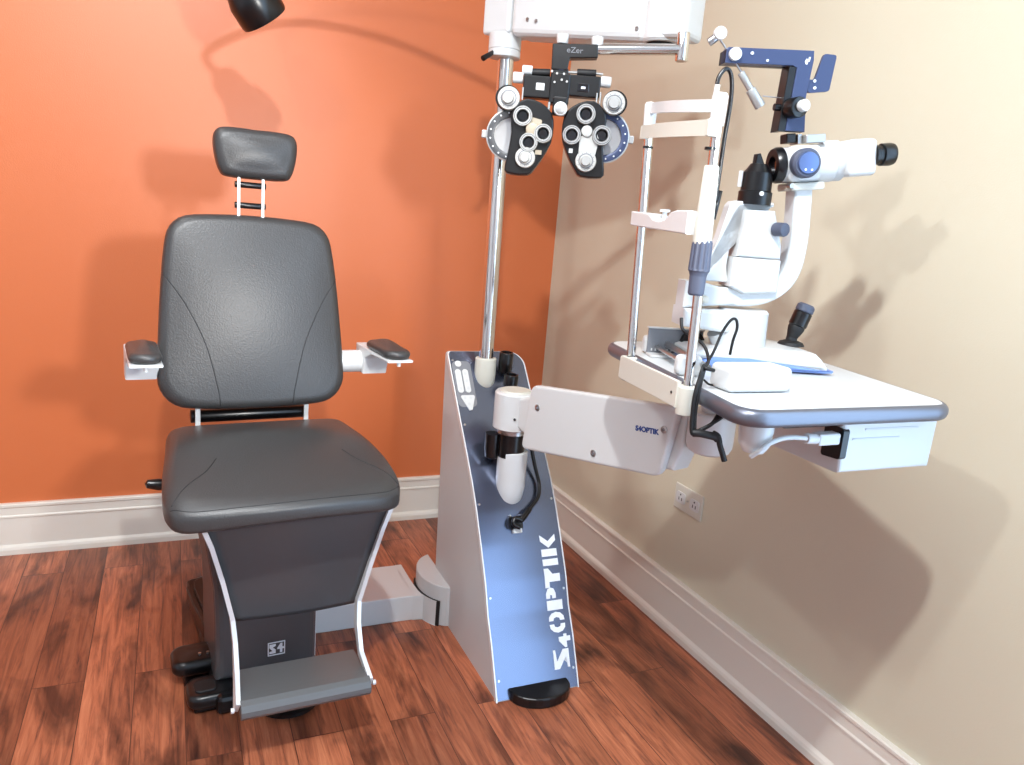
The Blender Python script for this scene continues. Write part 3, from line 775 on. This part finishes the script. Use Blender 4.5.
def dial(x, z, r, hole=False, y=-.032, name='lens_dial', ro=.013, label=None):
    mb = MB(PH)
    if hole:
        mb.use('alum'); mb.lathe([(r*.60, 0), (r, 0), (r, .010), (r*.95, .013), (r*.66, .013), (r*.60, .010), (r*.60, 0)], (x, y, z), (0, -1, 0), 36)
        mb.use('wheel'); mb.lathe([(r*.80, .0131), (r*.83, .0135), (r*.86, .0131)], (x, y, z), (0, -1, 0), 36)
        mb.use('glass'); mb.lathe([(0, .003), (r*.61, .003)], (x, y, z), (0, -1, 0), 30)
        mb.use('black'); mb.lathe([(r*.44, .003), (r*.60, .009), (r*.60, .003)], (x, y, z), (0, -1, 0), 30)
    else:
        mb.use('dial'); mb.lathe([(0, 0), (r, 0), (r, .009), (r*.94, .012), (0, .012)], (x, y, z), (0, -1, 0), 40)
        mb.use('midgrey'); mb.lathe([(r*.60, .0121), (r*.66, .0125), (r*.70, .0121)], (x, y, z), (0, -1, 0), 40)
        for k in range(12):
            a = 2*PI*k/12; cx_, cz_ = x+r*.78*math.cos(a), z+r*.78*math.sin(a); mb.cyl((cx_, y-.0118, cz_), (cx_, y-.0124, cz_), r*.045, n=6)
        mb.use('alum'); mb.lathe([(0, 0), (ro, 0), (ro, .014), (ro*.9, .016), (0, .016)], (x-.001, y-.011, z-.001), (0, -1, 0), 28)
    o = mb.build(name, ph)
    if label: o['label'] = label
    return o
Lb = [(-.098, 1.515), (-.074, 1.531), (-.040, 1.524), (-.014, 1.503), (-.007, 1.475), (-.010, 1.440), (-.026, 1.405), (-.045, 1.375), (-.060, 1.361), (-.098, 1.360), (-.114, 1.368), (-.110, 1.400), (-.104, 1.455), (-.108, 1.490)]
def prof2(pts): return smooth_poly(pts, 2)
for side in (-1, 1):
    if side < 0: pts = Lb; cx = -.104; rc = 1.449
    else: pts = [(-x+.006, z+.006) for x, z in Lb]; cx = .112; rc = 1.462
    mb = MB(PH).use('black'); mb.prism(prof2(pts), -.028, .020, 'y', bev=.004); h_ = mb.build('lens_housing', ph)
    mb = MB(PH).use('wheel' if side < 0 else 'navy'); w = cx+side*.0
    R1 = .057
    mb.lathe([(R1*.72, -.004), (R1*.72, .012), (R1*.80, .014), (R1, .012), (R1, -.010), (0, -.010)], (w, .004, rc), (0, -1, 0), 48)
    mb.use('alum'); mb.lathe([(R1, .0), (R1+.003, .0), (R1+.003, .011), (R1, .012), (R1, 0)], (w, .004, rc), (0, -1, 0), 48)
    mb.use('steel'); mb.lathe([(0, -.004), (R1*.72, -.002)], (w, .004, rc), (0, -1, 0), 40)
    for k in range(8):
        a = PI*(.56+.88*k/7) if side < 0 else PI*(-.44+.88*k/7)
        q = (w+R1*.88*math.cos(a), -.009, rc+R1*.88*math.sin(a)); mb.use('letter'); mb.cyl(q, (q[0], -.0105, q[2]), .002, n=8)
    dd = mb.build('power_wheel', ph)
    mb = MB(PH).use('alum'); mb.box(w+side*(R1+.008)-.006, w+side*(R1+.008)+.006, -.004, .010, rc-.010, rc+.008, .002); mb.use('letter'); mb.box(w+side*.048-.004, w+side*.048+.001, -.006, -.003, rc-.006, rc+.008); mb.build('index_tab', ph)
for kx, kz in ((-.116, 1.528), (.126, 1.535)):
    mb = MB(PH).use('black'); mb.lathe([(0, 0), (.0285, 0), (.0285, .012), (0, .012)], (kx-(.003 if kx < 0 else -.003), -.006, kz+.002), (0, -1, 0), 40); mb.build('knob_housing', ph)
dial(-.116, 1.528, .026, y=-.020, name='sphere_knob'); dial(.126, 1.535, .026, y=-.020, name='sphere_knob')
for x, z, r in ((-.080, 1.490, .0225), (-.030, 1.455, .0215), (-.062, 1.433, .0215), (.064, 1.505, .0225), (.036, 1.457, .0215), (.105, 1.461, .0225)):
    dial(x, z, r, True, name='lens_dial')
dial(-.067, 1.399, .0235, y=-.030, name='cylinder_knob', ro=.011); dial(.074, 1.402, .0245, y=-.030, name='cylinder_knob', ro=.011)
mb = MB(PH).use('tan')
mb.cyl((-.056, -.026, 1.463), (-.056, -.042, 1.463), .015, n=22, bev=.003); mb.prism(roundpoly([(-.06, 1.49), (-.035, 1.485), (-.035, 1.475), (-.05, 1.44), (-.072, 1.45)], .003, 2), -.036, -.026, 'y'); mb.box(-.045, -.030, -.036, -.026, 1.408, 1.418)
mb.build('cross_cylinder_hub', ph)
mb = MB(PH).use('dial')
mb.cyl((.070, -.026, 1.468), (.070, -.042, 1.468), .013, n=22, bev=.003); mb.prism(roundpoly([(.055, 1.455), (.092, 1.47), (.10, 1.45), (.093, 1.41), (.056, 1.41)], .004, 2), -.036, -.026, 'y')
mb.use('white'); mb.box(.033, .042, -.031, -.028, 1.418, 1.428)
mb.build('cross_cylinder_hub', ph)

# ------------------------------------------------------------------ slit lamp
SF = F((-.655, -1.74), (.951, -.309))
sl = thing('slit_lamp', (-.55, -1.77, TZ), 'white slit lamp microscope with chinrest frame and joystick on the table', 'slit lamp', SF.rot)
RF = SF.m @ Matrix.Translation((0, -.19, 0)) @ Matrix.Rotation(.0997, 4, 'Z') @ Matrix.Translation((0, .19, 0))   # the chinrest frame follows the table edge
# chinrest clamps and rail along the left edge of the table
mb = MB(RF).use('cream')
bz = [(.0713, .975), (.0713, 1.020), (-.19, 1.028), (-.19, .985)]
mb.prism(bz, -.020, -.0125, 'x', bev=.0015)
for t_, zt, r_q in ((-.19, 1.021, .0150), (.0713, 1.018, .0150)):
    mb.lathe([(0, zt-.046), (r_q*.94, zt-.046), (r_q, zt-.043), (r_q, zt-.002), (r_q*.9, zt), (0, zt)], (-.002, t_, 0), n=28)
mb.box(-.019, -.002, .060, .085, .973, 1.018, .004)
mb.use('black'); mb.cyl((-.0198, -.172, 1.006), (-.0212, -.172, 1.006), .0025, n=10)
mb.build('rail_bracket', sl, label='cream bracket along the table edge')
for t_ in (-.19, .0713):
    mb = MB(RF).use('chrome'); mb.cyl((-.001, t_, 1.0), (-.018 if t_ > 0 else -.011, t_, 1.470 if t_ > 0 else 1.45), .0084 if t_ > 0 else .0078, n=24); 
    mb.use('black'); mb.cyl((-.0155, t_, 1.401 if t_ > 0 else 1.381), (-.0155, t_, 1.405 if t_ > 0 else 1.385), .0092, n=24)
    mb.build('chinrest_post', sl, label='chrome chinrest post')
mb = MB(RF).use('white')
for t_, zc, hh, rr in ((-.19, 1.416, .046, .0118), (.0713, 1.435, .045, .0118)): mb.lathe([(0, 0), (rr*.85, 0), (rr*.9, .003), (rr, hh-.004), (rr*.8, hh), (0, hh)], (-.018 if t_ > 0 else -.011, t_, zc), n=26)
b = bmesh.new(); R_ = []
for k in range(11):
    q = Vector((-.018-.012*math.sin(PI*k/10), -.185+.256*k/10, 1.444+.026*k/10)); R_.append([b.verts.new(q+Vector((a, 0, c))) for a, c in ((-.004, -.009), (.004, -.009), (.004, .009), (-.004, .009))])
for a, c in zip(R_, R_[1:]):
    for k in range(4): b.faces.new([a[k], a[(k+1) % 4], c[(k+1) % 4], c[k]])
b.faces.new(R_[0][::-1]); b.faces.new(R_[-1]); bmesh.ops.recalc_face_normals(b, faces=b.faces[:]); mb._take(b)
mb.build('forehead_frame', sl)
mb = MB(RF).use('cream'); b = bmesh.new(); R_ = []
for k in range(11):
    q = Vector((-.028-.008*math.sin(PI*k/10), -.198+.279*k/10, 1.411+.018*k/10)); R_.append([b.verts.new(q+Vector((a, 0, c))) for a, c in ((-.0015, -.0115), (.0015, -.0115), (.0015, .0115), (-.0015, .0115))])
for a, c in zip(R_, R_[1:]):
    for k in range(4): b.faces.new([a[k], a[(k+1) % 4], c[(k+1) % 4], c[k]])
b.faces.new(R_[0][::-1]); b.faces.new(R_[-1]); bmesh.ops.recalc_face_normals(b, faces=b.faces[:]); mb._take(b)
mb.box(-.030, -.008, -.204, -.194, 1.399, 1.424, .002); mb.box(-.030, -.008, .075, .082, 1.418, 1.439, .002)
mb.build('forehead_band', sl)
# chin cup rest
mb = MB(RF).use('white')
cr = [(.170, 1.289), (.170, 1.264), (.10, 1.262), (-.18, 1.256), (-.18, 1.292), (-.115, 1.292), (-.085, 1.289), (-.055, 1.277), (-.02, 1.273), (.02, 1.276), (.045, 1.284), (.08, 1.287)]
mb.prism([(-.18+(t_+.18)*.71, z_) for t_, z_ in cr], -.034, .004, 'x', bev=.002)
mb.cyl((-.012, -.035, 1.268), (-.012, -.035, 1.290), .004, n=10); mb.cyl((-.012, -.035, 1.290), (-.012, -.035, 1.294), .009, n=14)
mb.build('chin_rest', sl)
# elevation sleeve and ribbed grip on the near post
mb = MB(RF).use('cream'); mb.lathe([(0, 0), (.0135, 0), (.0145, .003), (.0112, .114), (.010, .116), (0, .116)], (-.010, -.19, 1.243), n=28); mb.build('height_sleeve', sl)
mb = MB(RF).use('bluegrey')
n_ = 48; b = bmesh.new(); rings = []
for h_, r_0, rib in ((1.165, .0105, 0), (1.168, .0125, 0), (1.195, .0130, 0), (1.2, .0145, 0), (1.203, .0165, .0), (1.206, .0165, 1), (1.246, .0155, 1), (1.249, .0140, 0)):
    rings.append([b.verts.new(((r_0-(.0014 if rib and (k//2) % 2 else 0))*math.cos(2*PI*k/n_)-.009, (r_0-(.0014 if rib and (k//2) % 2 else 0))*math.sin(2*PI*k/n_)-.19, h_)) for k in range(n_)])
for a, c in zip(rings, rings[1:]):
    for k in range(n_): b.faces.new([a[k], a[(k+1) % n_], c[(k+1) % n_], c[k]])
b.faces.new(rings[0][::-1]); b.faces.new(rings[-1]); bmesh.ops.recalc_face_normals(b, faces=b.faces[:]); mb._take(b)
mb.build('height_grip', sl, label='ribbed blue grey height grip')
# base
mb = MB(SF).use('white')
mb.prism([(.065, TZ+.016), (.065, 1.046), (.08, 1.052), (.15, 1.059), (.26, 1.062), (.30, 1.058), (.312, 1.049), (.326, 1.034), (.328, TZ+.014)], -.015, .135, 'y', bev=.008, seg=3)
base = mb.build('instrument_base', sl)
mb = MB(SF).use('bluelip')
mb.prism([(.065, TZ+.002), (.07, 1.030), (.10, 1.041), (.17, 1.043), (.25, 1.036), (.315, 1.029), (.336, 1.029), (.336, TZ+.006), (.32, TZ+.003)], -.019, .139, 'y', bev=.004)
mb.build('blue_skirt', base, label='blue lower skirt of the base')
for t_ in (-.11, .10):
    mb = MB(SF).use('white'); mb.box(.005, .05, t_, t_+.026, TZ+.0005, 1.056, .009, 3); mb.build('rail_cover', sl)
mb = MB(SF).use('steel'); mb.cyl((.03, -.10, TZ+.016), (.03, .11, TZ+.016), .004, n=12); mb.cyl((.05, -.13, TZ+.022), (.05, .12, TZ+.022), .006, n=12); mb.build('cross_shaft', sl)
# joystick
mb = MB(SF).use('blackmat'); mb.lathe([(0, 0), (.026, 0), (.022, .006), (.011, .010), (.008, .030), (0, .03)], (.290, .075, 1.0605), (0, 0, 1), 26)
a = Vector((.290, .075, 1.075)); d = Vector((.022, 0, .07)).normalized()
mb.lathe([(0, 0), (.010, 0), (.014, .012), (.016, .02), (.0155, .024)], a, d, 24)
js = mb.build('joystick', sl)
mb = MB(SF).use('black'); n_ = 40; b = bmesh.new()
mb.lathe([(.0155, .024), (.0175, .026), (.0175, .052), (.016, .054)], a, d, 24)
mb.use('bluegrey'); mb.lathe([(.016, .054), (.0175, .056), (.017, .066), (.013, .070), (0, .071)], a, d, 24)
mb.build('joystick_grip', js)
SI = SF.m @ Matrix.Translation((.0156, .05, -.0472)) @ Matrix.Scale(1.0375, 4)
# column block and lower arm arc
mb = MB(SI).use('white')
mb.lathe([(0, 0), (.049, 0), (.049, .002), (.047, .070), (.043, .074), (0, .074)], (.150, 0, 1.058), n=44)
mb.prism([(.03, 1.096), (.03, 1.128), (.15, 1.130), (.15, 1.088), (.10, 1.090)], -.036, .036, 'y', bev=.006)
colm = mb.build('column', sl)
mb = MB(SI).use('lightgrey'); mb.cyl((.128, -.005, 1.056), (.105, -.01, 1.09), .020, n=20); mb.build('column_foot', colm)
cp = [Vector(q) for q in ((.045, 1.152), (.11, 1.1525), (.155, 1.155), (.188, 1.165), (.213, 1.185), (.226, 1.215), (.229, 1.26), (.226, 1.31), (.221, 1.362))]
fine = []
for i in range(len(cp)-1):
    a_, b_, c_, d_ = cp[max(i-1, 0)], cp[i], cp[i+1], cp[min(i+2, len(cp)-1)]
    for k in range(4):
        t = k/4; fine.append(tuple(.5*((2*b_)+(c_-a_)*t+(2*a_-5*b_+4*c_-d_)*t*t+(3*b_-a_-3*c_+d_)*t**3)))
fine.append(tuple(cp[-1]))
mb = MB(SI).use('white'); mb.sweep(fine, .033, (-.020, .020), bev=.004); mb.prism([(.03, 1.128), (.03, 1.176), (.06, 1.176), (.10, 1.168), (.13, 1.14)], -.024, .024, 'y', bev=.004)
ma = mb.build('microscope_arm', sl)
for s_, z_ in ((.052, 1.172), (.056, 1.148), (.068, 1.146)):
    mb = MB(SI).use('cream'); mb.cyl((s_, -.022, z_), (s_, -.032, z_), .0065, n=14, bev=.001); mb.build('set_screw', ma)
# illumination arm (white upright at the left of the tower) and tower
mb = MB(SI).use('white')
mb.prism(roundpoly([(.055, 1.178), (.083, 1.255), (.094, 1.312), (.100, 1.320), (.175, 1.322), (.175, 1.314), (.112, 1.312), (.106, 1.300), (.104, 1.205), (.110, 1.178)], .004, 3), -.014, .014, 'y', bev=.002)
mb.build('lamp_arm', sl)
mb = MB(SI).use('white')
mb.prism([(.108, 1.172), (.108, 1.224), (.196, 1.224), (.197, 1.166), (.135, 1.160)], -.032, .032, 'y', bev=.006, seg=3)
mb.prism([(.114, 1.225), (.120, 1.306), (.172, 1.308), (.193, 1.250), (.195, 1.225)], -.030, .030, 'y', bev=.006, seg=3)
tw = mb.build('lamp_tower', sl)
mb = MB(SI).use('bluegrey'); mb.cyl((.176, -.028, 1.277), (.186, -.050, 1.277), .012, n=24, bev=.003); mb.build('tower_knob', tw)
mb = MB(SI).use('black')
mb.lathe([(0, 0), (.029, 0), (.029, .022), (.0265, .024), (.0255, .055), (.020, .062), (.015, .070), (0, .072)], (.143, 0, 1.316), n=36)
mb.prism([(.132, 1.375), (.133, 1.402), (.140, 1.404), (.150, 1.385), (.160, 1.378)], -.008, .008, 'y', bev=.002)
mb.use('white'); mb.cyl((.112, .0, 1.345), (.112, 0, 1.372), .004, n=10); mb.cyl((.142, -.028, 1.335), (.142, -.031, 1.335), .004, n=10)
mb.build('lamp_housing', sl, label='glossy black lamp housing')
# microscope head
hd = Vector((1, 0, .135)).normalized()
HO = Vector((.215, 0, 1.392))
def on(s_, u=0., w=0.): return HO+hd*s_+Vector((-hd.z, 0, hd.x))*u+Vector((0, w, 0))
mb = MB(SI).use('white')
HX = Matrix.Translation(HO) @ Matrix.Rotation(-math.atan2(.135, 1), 4, 'Y')
mb.pad(rrect(-.030, .030, -.031, .031, .012), .060, .008, .0, mx=HX @ Matrix.Rotation(PI/2, 4, 'X') @ Matrix.Translation((0, 0, -.032)))
mb.lathe([(0, 0), (.030, 0), (.033, .004), (.033, .040), (.030, .044), (0, .044)], on(.015), hd, 40)
hb = mb.build('microscope_body', sl)
mb = MB(SI).use('cream'); mb.box(-.026, .034, -.030, .030, -.045, -.032, .003, mx=HX); mb.use('steel'); mb.cyl((.192, -.02, 1.352), (.192, -.035, 1.352), .004, n=12); mb.build('mount_plate', hb)
mb = MB(SI).use('black'); mb.lathe([(.016, -.002), (.028, -.002), (.031, .004), (.031, .012), (.027, .016), (.017, .012), (.016, -.002)], on(-.047), hd, 40)
mb.use('glass'); mb.lathe([(0, .004), (.018, .004)], on(-.047), hd, 30)
mb.use('lightgrey'); mb.lathe([(.020, .014), (.029, .014), (.030, .026), (0, .026)], on(-.047), hd, 36)
mb.build('objective_lens', hb)
mb = MB(SI).use('bluegrey'); mb.lathe([(0, 0), (.024, 0), (.025, .004), (.025, .016), (.022, .020), (0, .022)], on(-.008, 0, -.030), (0, -1, 0), 36)
mb.use('bluemet'); mb.lathe([(0, .0), (.019, .0), (.0175, .004), (0, .0055)], on(-.008, 0, -.050), (0, -1, 0), 30)
mb.use('letter'); mb.cyl(on(-.014, -.011, -.053), on(-.014, -.011, -.0552), .002, n=8); mb.cyl(on(-.003, -.012, -.053), on(-.003, -.012, -.0552), .002, n=8)
mb.build('magnification_knob', hb)
mb = MB(SI).use('lightgrey'); mb.lathe([(0, 0), (.030, 0), (.032, .003), (.032, .018), (0, .018)], on(.055), hd, 40)
mb.lathe([(0, 0), (.012, 0), (.012, .03), (0, .03)], on(.038, .026), hd, 20); mb.build('swivel_ring', hb)
mb = MB(SI).use('white'); mb.box(.070, .122, -.042, .042, -.026, .036, .009, 4, mx=HX); eb = mb.build('eyepiece_block', hb)
for t_ in (-.030, .030):
    mb = MB(SI).use('black')
    q = on(.120, .008, t_)
    mb.lathe([(0, 0), (.0165, 0), (.0165, .006), (.0155, .007), (.0155, .012), (.019, .013), (.0195, .028), (.018, .034), (.014, .036), (.012, .030), (0, .028)], q, hd, 32)
    mb.build('eyepiece', eb, label='black eyepiece')
mb = MB(SI).use('alum'); mb.box(-.002, .034, -.028, -.008, .034, .048, .002, mx=HX); mb.use('black'); mb.box(-.030, -.013, -.014, .014, .036, .052, .002, mx=HX); mb.use('steel'); mb.box(-.011, -.003, -.016, .016, .034, .050, .001, mx=HX); mb.build('top_mount', hb)
# tonometer on its blue bracket
tn = thing('tonometer', (-.48, -1.797, 1.44), 'blue L shaped tonometer with white probe arm mounted above the slit lamp', 'tonometer', SF.rot)
mb = MB(SI).use('navy')
mb.prism([(.050, 1.541), (.050, 1.562), (.053, 1.566), (.202, 1.575), (.204, 1.560), (.200, 1.50), (.207, 1.444), (.172, 1.443), (.176, 1.545), (.168, 1.548)], -.020, -.0, 'y', bev=.001)
tbk = mb.build('bracket', tn)
mb = MB(SI).use('black'); mb.prism([(.163, 1.547), (.176, 1.547), (.172, 1.443), (.159, 1.441)], -.019, .012, 'y', bev=.001); mb.box(.050, .054, -.019, .010, 1.541, 1.562)
mb.prism([(.050, 1.541), (.050, 1.562), (.165, 1.571), (.165, 1.547)], -.001, .010, 'y'); mb.build('bracket_backing', tbk)
for s_, z_, r in ((.094, 1.560, .0025), (.122, 1.551, .002)):
    mb = MB(SI).use('letter'); mb.cyl((s_, -.020, z_), (s_, -.0225, z_), r, n=12); mb.build('screw', tbk)
mb = MB(SI).use('letter')
mb.prism([(.188, 1.556), (.190, 1.561), (.194, 1.560), (.194, 1.564), (.197, 1.564), (.196, 1.557), (.193, 1.556), (.193, 1.552), (.190, 1.552)], -.0212, -.0198, 'y')
mb.build('white_mark', tbk)
mb = MB(SI).use('white'); mb.cyl((.064, -.020, 1.555), (.064, -.028, 1.555), .0105, n=26, bev=.001); mb.build('pivot_disc', tn)
mb = MB(SI).use('steel'); mb.cyl((.032, -.012, 1.585), (.094, -.012, 1.519), .0018, n=10)
mb.use('alum'); mb.cyl((.082, -.012, 1.530), (.105, -.012, 1.503), .0060, n=18, bev=.001); mb.cyl((.103, -.012, 1.505), (.125, -.012, 1.479), .0085, .0095, n=20, bev=.001)
mb.build('feeler_arm', tn)
mb = MB(SI).use('steel'); mb.cyl((.022, -.006, 1.572), (.036, -.012, 1.584), .007, n=16, bev=.001); mb.use('white'); mb.cyl((.036, -.022, 1.586), (.036, -.012, 1.586), .0105, n=24, bev=.001); mb.build('counterweight', tn)
mb = MB(SI).use('steel'); mb.cyl((.128, -.008, 1.497), (.165, -.008, 1.497), .001, n=8); mb.build('stop_wire', tn)
mb = MB(SI).use('black'); mb.cyl((.176, -.018, 1.480), (.182, -.042, 1.480), .017, n=30, bev=.002); mb.cyl((.160, -.01, 1.481), (.150, -.01, 1.481), .006, n=12)
mb.use('white'); mb.cyl((.183, -.042, 1.481), (.186, -.054, 1.482), .010, n=24, bev=.002); mb.build('tension_knob', tn)
mb = MB(SI).use('navy'); mb.prism(roundpoly([(.200, 1.530), (.212, 1.530), (.222, 1.573), (.245, 1.573), (.241, 1.514), (.203, 1.508)], .005, 3), -.016, -.010, 'y')
mb.use('letter'); mb.cyl((.212, -.016, 1.528), (.212, -.018, 1.528), .0025, n=12); mb.cyl((.214, -.016, 1.517), (.214, -.018, 1.517), .0025, n=12); mb.build('flag_plate', tn)
# cables of the slit lamp
def cable(name, pts, r, label, mat_='black', fr=SF):
    mb = MB(fr).use(mat_); mb.tube(pts, r, 10, 8); o = mb.build(name, None); o['label'] = label; o['category'] = 'cable'; return o
mb = MB(SF).use('black')
mb.tube([(-.018, -.19, 1.466), (-.016, -.188, 1.484), (-.006, -.186, 1.497), (.004, -.184, 1.488), (.009, -.182, 1.455), (.007, -.182, 1.40), (.006, -.183, 1.345), (.005, -.184, 1.31)],   .0032, 10, 8)
mb.tube([(.011, -.180, 1.325), (.006, -.180, 1.282)], .0048, 12, 1)
mb.use('white'); mb.cyl((-.018, -.19, 1.460), (-.017, -.19, 1.473), .004, n=12)
o = mb.build('fixation_cable', None); o['label'] = 'black cable arching from the top of the near chinrest post'; o['category'] = 'cable'
mb = MB(SF).use('blackmat')
mb.tube([(.090, -.118, 1.064), (.091, -.12, 1.088), (.095, -.12, 1.110), (.091, -.12, 1.124), (.082, -.12, 1.122), (.070, -.12, 1.100), (.057, -.13, 1.071), (.034, -.165, 1.055), (.010, -.212, 1.056), (.003, -.216, 1.02), (.001, -.218, .985), (.005, -.218, .955)], .0024, 10, 8)
mb.tube([(.004, -.10, 1.118), (.006, -.11, 1.100), (.024, -.12, 1.090), (.036, -.14, 1.078), (.036, -.165, 1.060), (.014, -.21, 1.052), (.0065, -.220, 1.02), (.005, -.221, .985), (.008, -.221, .953)], .0028, 10, 8)
mb.tube([(.010, -.214, 1.050), (.001, -.221, 1.02), (.0, -.2225, .985), (.004, -.222, .952), (.018, -.220, .958), (.037, -.215, .968), (.052, -.20, .980), (.075, -.17, .982)], .0034, 10, 8)
mb.tube([(.012, -.219, .955), (.030, -.22, .966), (.050, -.212, .976), (.070, -.19, .984)], .0028, 10, 6)
mb.tube([(.004, -.223, .953), (.014, -.226, .954), (.027, -.226, .952), (.040, -.224, .949), (.046, -.224, .945)], .0062, 10, 6)
mb.tube([(.036, -.224, .955), (.045, -.226, .950), (.050, -.226, .936), (.055, -.226, .925), (.061, -.226, .911)], .0048, 10, 6)
mb.tube([(.012, -.214, 1.056), (.030, -.21, 1.052)], .0030, 8, 1)
mb.tube([(.020, -.20, 1.034), (.032, -.19, 1.026), (.046, -.18, 1.0225)], .0018, 8, 4)
o = mb.build('cable_bundle', None); o['label'] = 'bundle of black cables knotted at the left edge of the table'; o['category'] = 'cable'
# dark angled tray with holes at the back left of the table
mb = MB().use('midgrey')
trf = F((-.555, -1.665), (1, -.28))
mb = MB(trf).use('midgrey'); mb.box(-.062, .05, -.002, .004, TZ+.001, TZ+.052, .001); mb.use('white'); mb.box(-.064, .052, -.004, .006, TZ+.052, TZ+.055, .001)
mb.box(-.064, .052, -.04, -.003, TZ+.0005, TZ+.005, .001)
mb.use('white')
for k in range(8): mb.box(-.054+.0080*k, -.0515+.0080*k, -.0030, -.0018, TZ+.008, TZ+.013)
mb.use('blackmat'); mb.lathe([(0, 0), (.024, 0), (.024, .012), (0, .012)], (.026, -.002, TZ+.028), (0, -1, 0), 26)
o = mb.build('lens_tray', None); o['label'] = 'dark upright tray with a white slotted foot behind the chinrest posts'; o['category'] = 'tray'

# ------------------------------------------------------------------ overhead lamp
lp = thing('examination_lamp', (-1.245, -.55, 1.70), 'black overhead examination lamp head seen at the top above the headrest', 'lamp')
ax = Vector((-.50, -.22, .62)).normalized(); LO = Vector((-1.222, -.56, 1.728))
mb = MB().use('black')
mb.lathe([(.050, .008), (.056, .0), (.063, .002), (.066, .010), (.066, .06), (.058, .085), (.044, .11), (.038, .16), (.030, .175), (0, .178)], LO, ax, 48)
mb.use('glass'); mb.lathe([(0, .012), (.055, .012)], LO, ax, 40)
mb.build('lamp_head', lp)
mb = MB().use('black'); side = ax.orthogonal().normalized()
cc = LO+Vector((-.038, -.02, .028)); P = []
e1 = Vector((.75, 0, .30)).normalized(); e2 = Vector((.30, 0, -.75)).normalized()
P = [cc+e1*.042*math.cos(a)+e2*.036*math.sin(a) for a in [2*PI*k/24 for k in range(25)]]
mb.tube(P, .0035, 8, 1); mb.build('handle_loop', lp)
mb = MB().use('black'); mb.tube([LO+ax*.16, LO+ax*.23+Vector((0, 0, .02)), Vector((-1.15, -.48, 1.98)), Vector((-.9, -.62, 2.02)), Vector((PX+.01, PY, 1.98))], .011, 14, 8)
mb.use('chrome'); mb.cyl((PX, PY, 1.903), (PX, PY, 1.995), .014, n=20); mb.build('lamp_arm', lp)

# ------------------------------------------------------------------ lights
def area(name, loc, tgt, size, power, col=(1, 1, 1), sy=None):
    L = bpy.data.lights.new(name, 'AREA'); L.energy = power; L.color = col; L.shape = 'RECTANGLE' if sy else 'DISK'; L.size = size
    if sy: L.size_y = sy
    o = bpy.data.objects.new(name, L); COL.objects.link(o); o.location = loc
    o.rotation_euler = (Vector(tgt)-Vector(loc)).to_track_quat('-Z', 'Y').to_euler(); return o
area('ceiling_spot', (-1.42, -2.70, 2.60), (-.6, -1.2, .7), .08, 42, (.97, .99, 1))
sp = bpy.data.lights.new('wall_spot', 'SPOT'); sp.energy = 130; sp.spot_size = math.radians(44); sp.spot_blend = .6; sp.shadow_soft_size = .07; sp.color = (1, .97, .92)
so_ = bpy.data.objects.new('wall_spot', sp); COL.objects.link(so_); so_.location = (-.86, -3.10, 1.50)
so_.rotation_euler = (Vector((-1.50, 0, 1.05))-Vector(so_.location)).to_track_quat('-Z', 'Y').to_euler()
area('ceiling_spot', (-2.10, -2.40, 2.25), (0, -1.7, 1.2), .10, 13, (.98, .99, 1))
area('ceiling_spot', (-1.75, -1.0, 2.55), (-1.7, 0, 1.7), .25, 5, (1, .98, .94))  # extra lamp added to brighten the upper orange wall
area('ceiling_fill', (-2.0, -2.0, 2.6), (-1.9, -1.9, 0), 2.0, 28, (.93, .97, 1), 1.4)  # soft fill light added overhead to lift the whole room
w = bpy.data.worlds.new('world'); SC.world = w; w.use_nodes = True
bg = w.node_tree.nodes['Background']; bg.inputs['Color'].default_value = (.52, .74, 1, 1); bg.inputs['Strength'].default_value = 5.4

# ------------------------------------------------------------------ camera
cam = bpy.data.cameras.new('camera'); co = bpy.data.objects.new('camera', cam); COL.objects.link(co); SC.camera = co
cam.sensor_fit = 'HORIZONTAL'; cam.sensor_width = 36; cam.lens = 760.28/1024*36; cam.clip_start = .05
RW = Matrix(((0.9131236, -0.39961721, 0.08069312), (0.40750042, 0.88873751, -0.20997389), (0.01219418, 0.2246146, 0.97437138)))  # rows: right, forward, up
m = Matrix(((RW[0][0], RW[2][0], -RW[1][0]), (RW[0][1], RW[2][1], -RW[1][1]), (RW[0][2], RW[2][2], -RW[1][2]))).to_4x4()
m.translation = (-1.46386571, -2.88250835, 1.25782056)
co.matrix_world = m
vs = SC.view_settings; vs.view_transform = 'Standard'; vs.look = 'None'; vs.exposure = -.06; vs.gamma = 1; vs.use_curve_mapping = False
SC.cycles.use_denoising = True
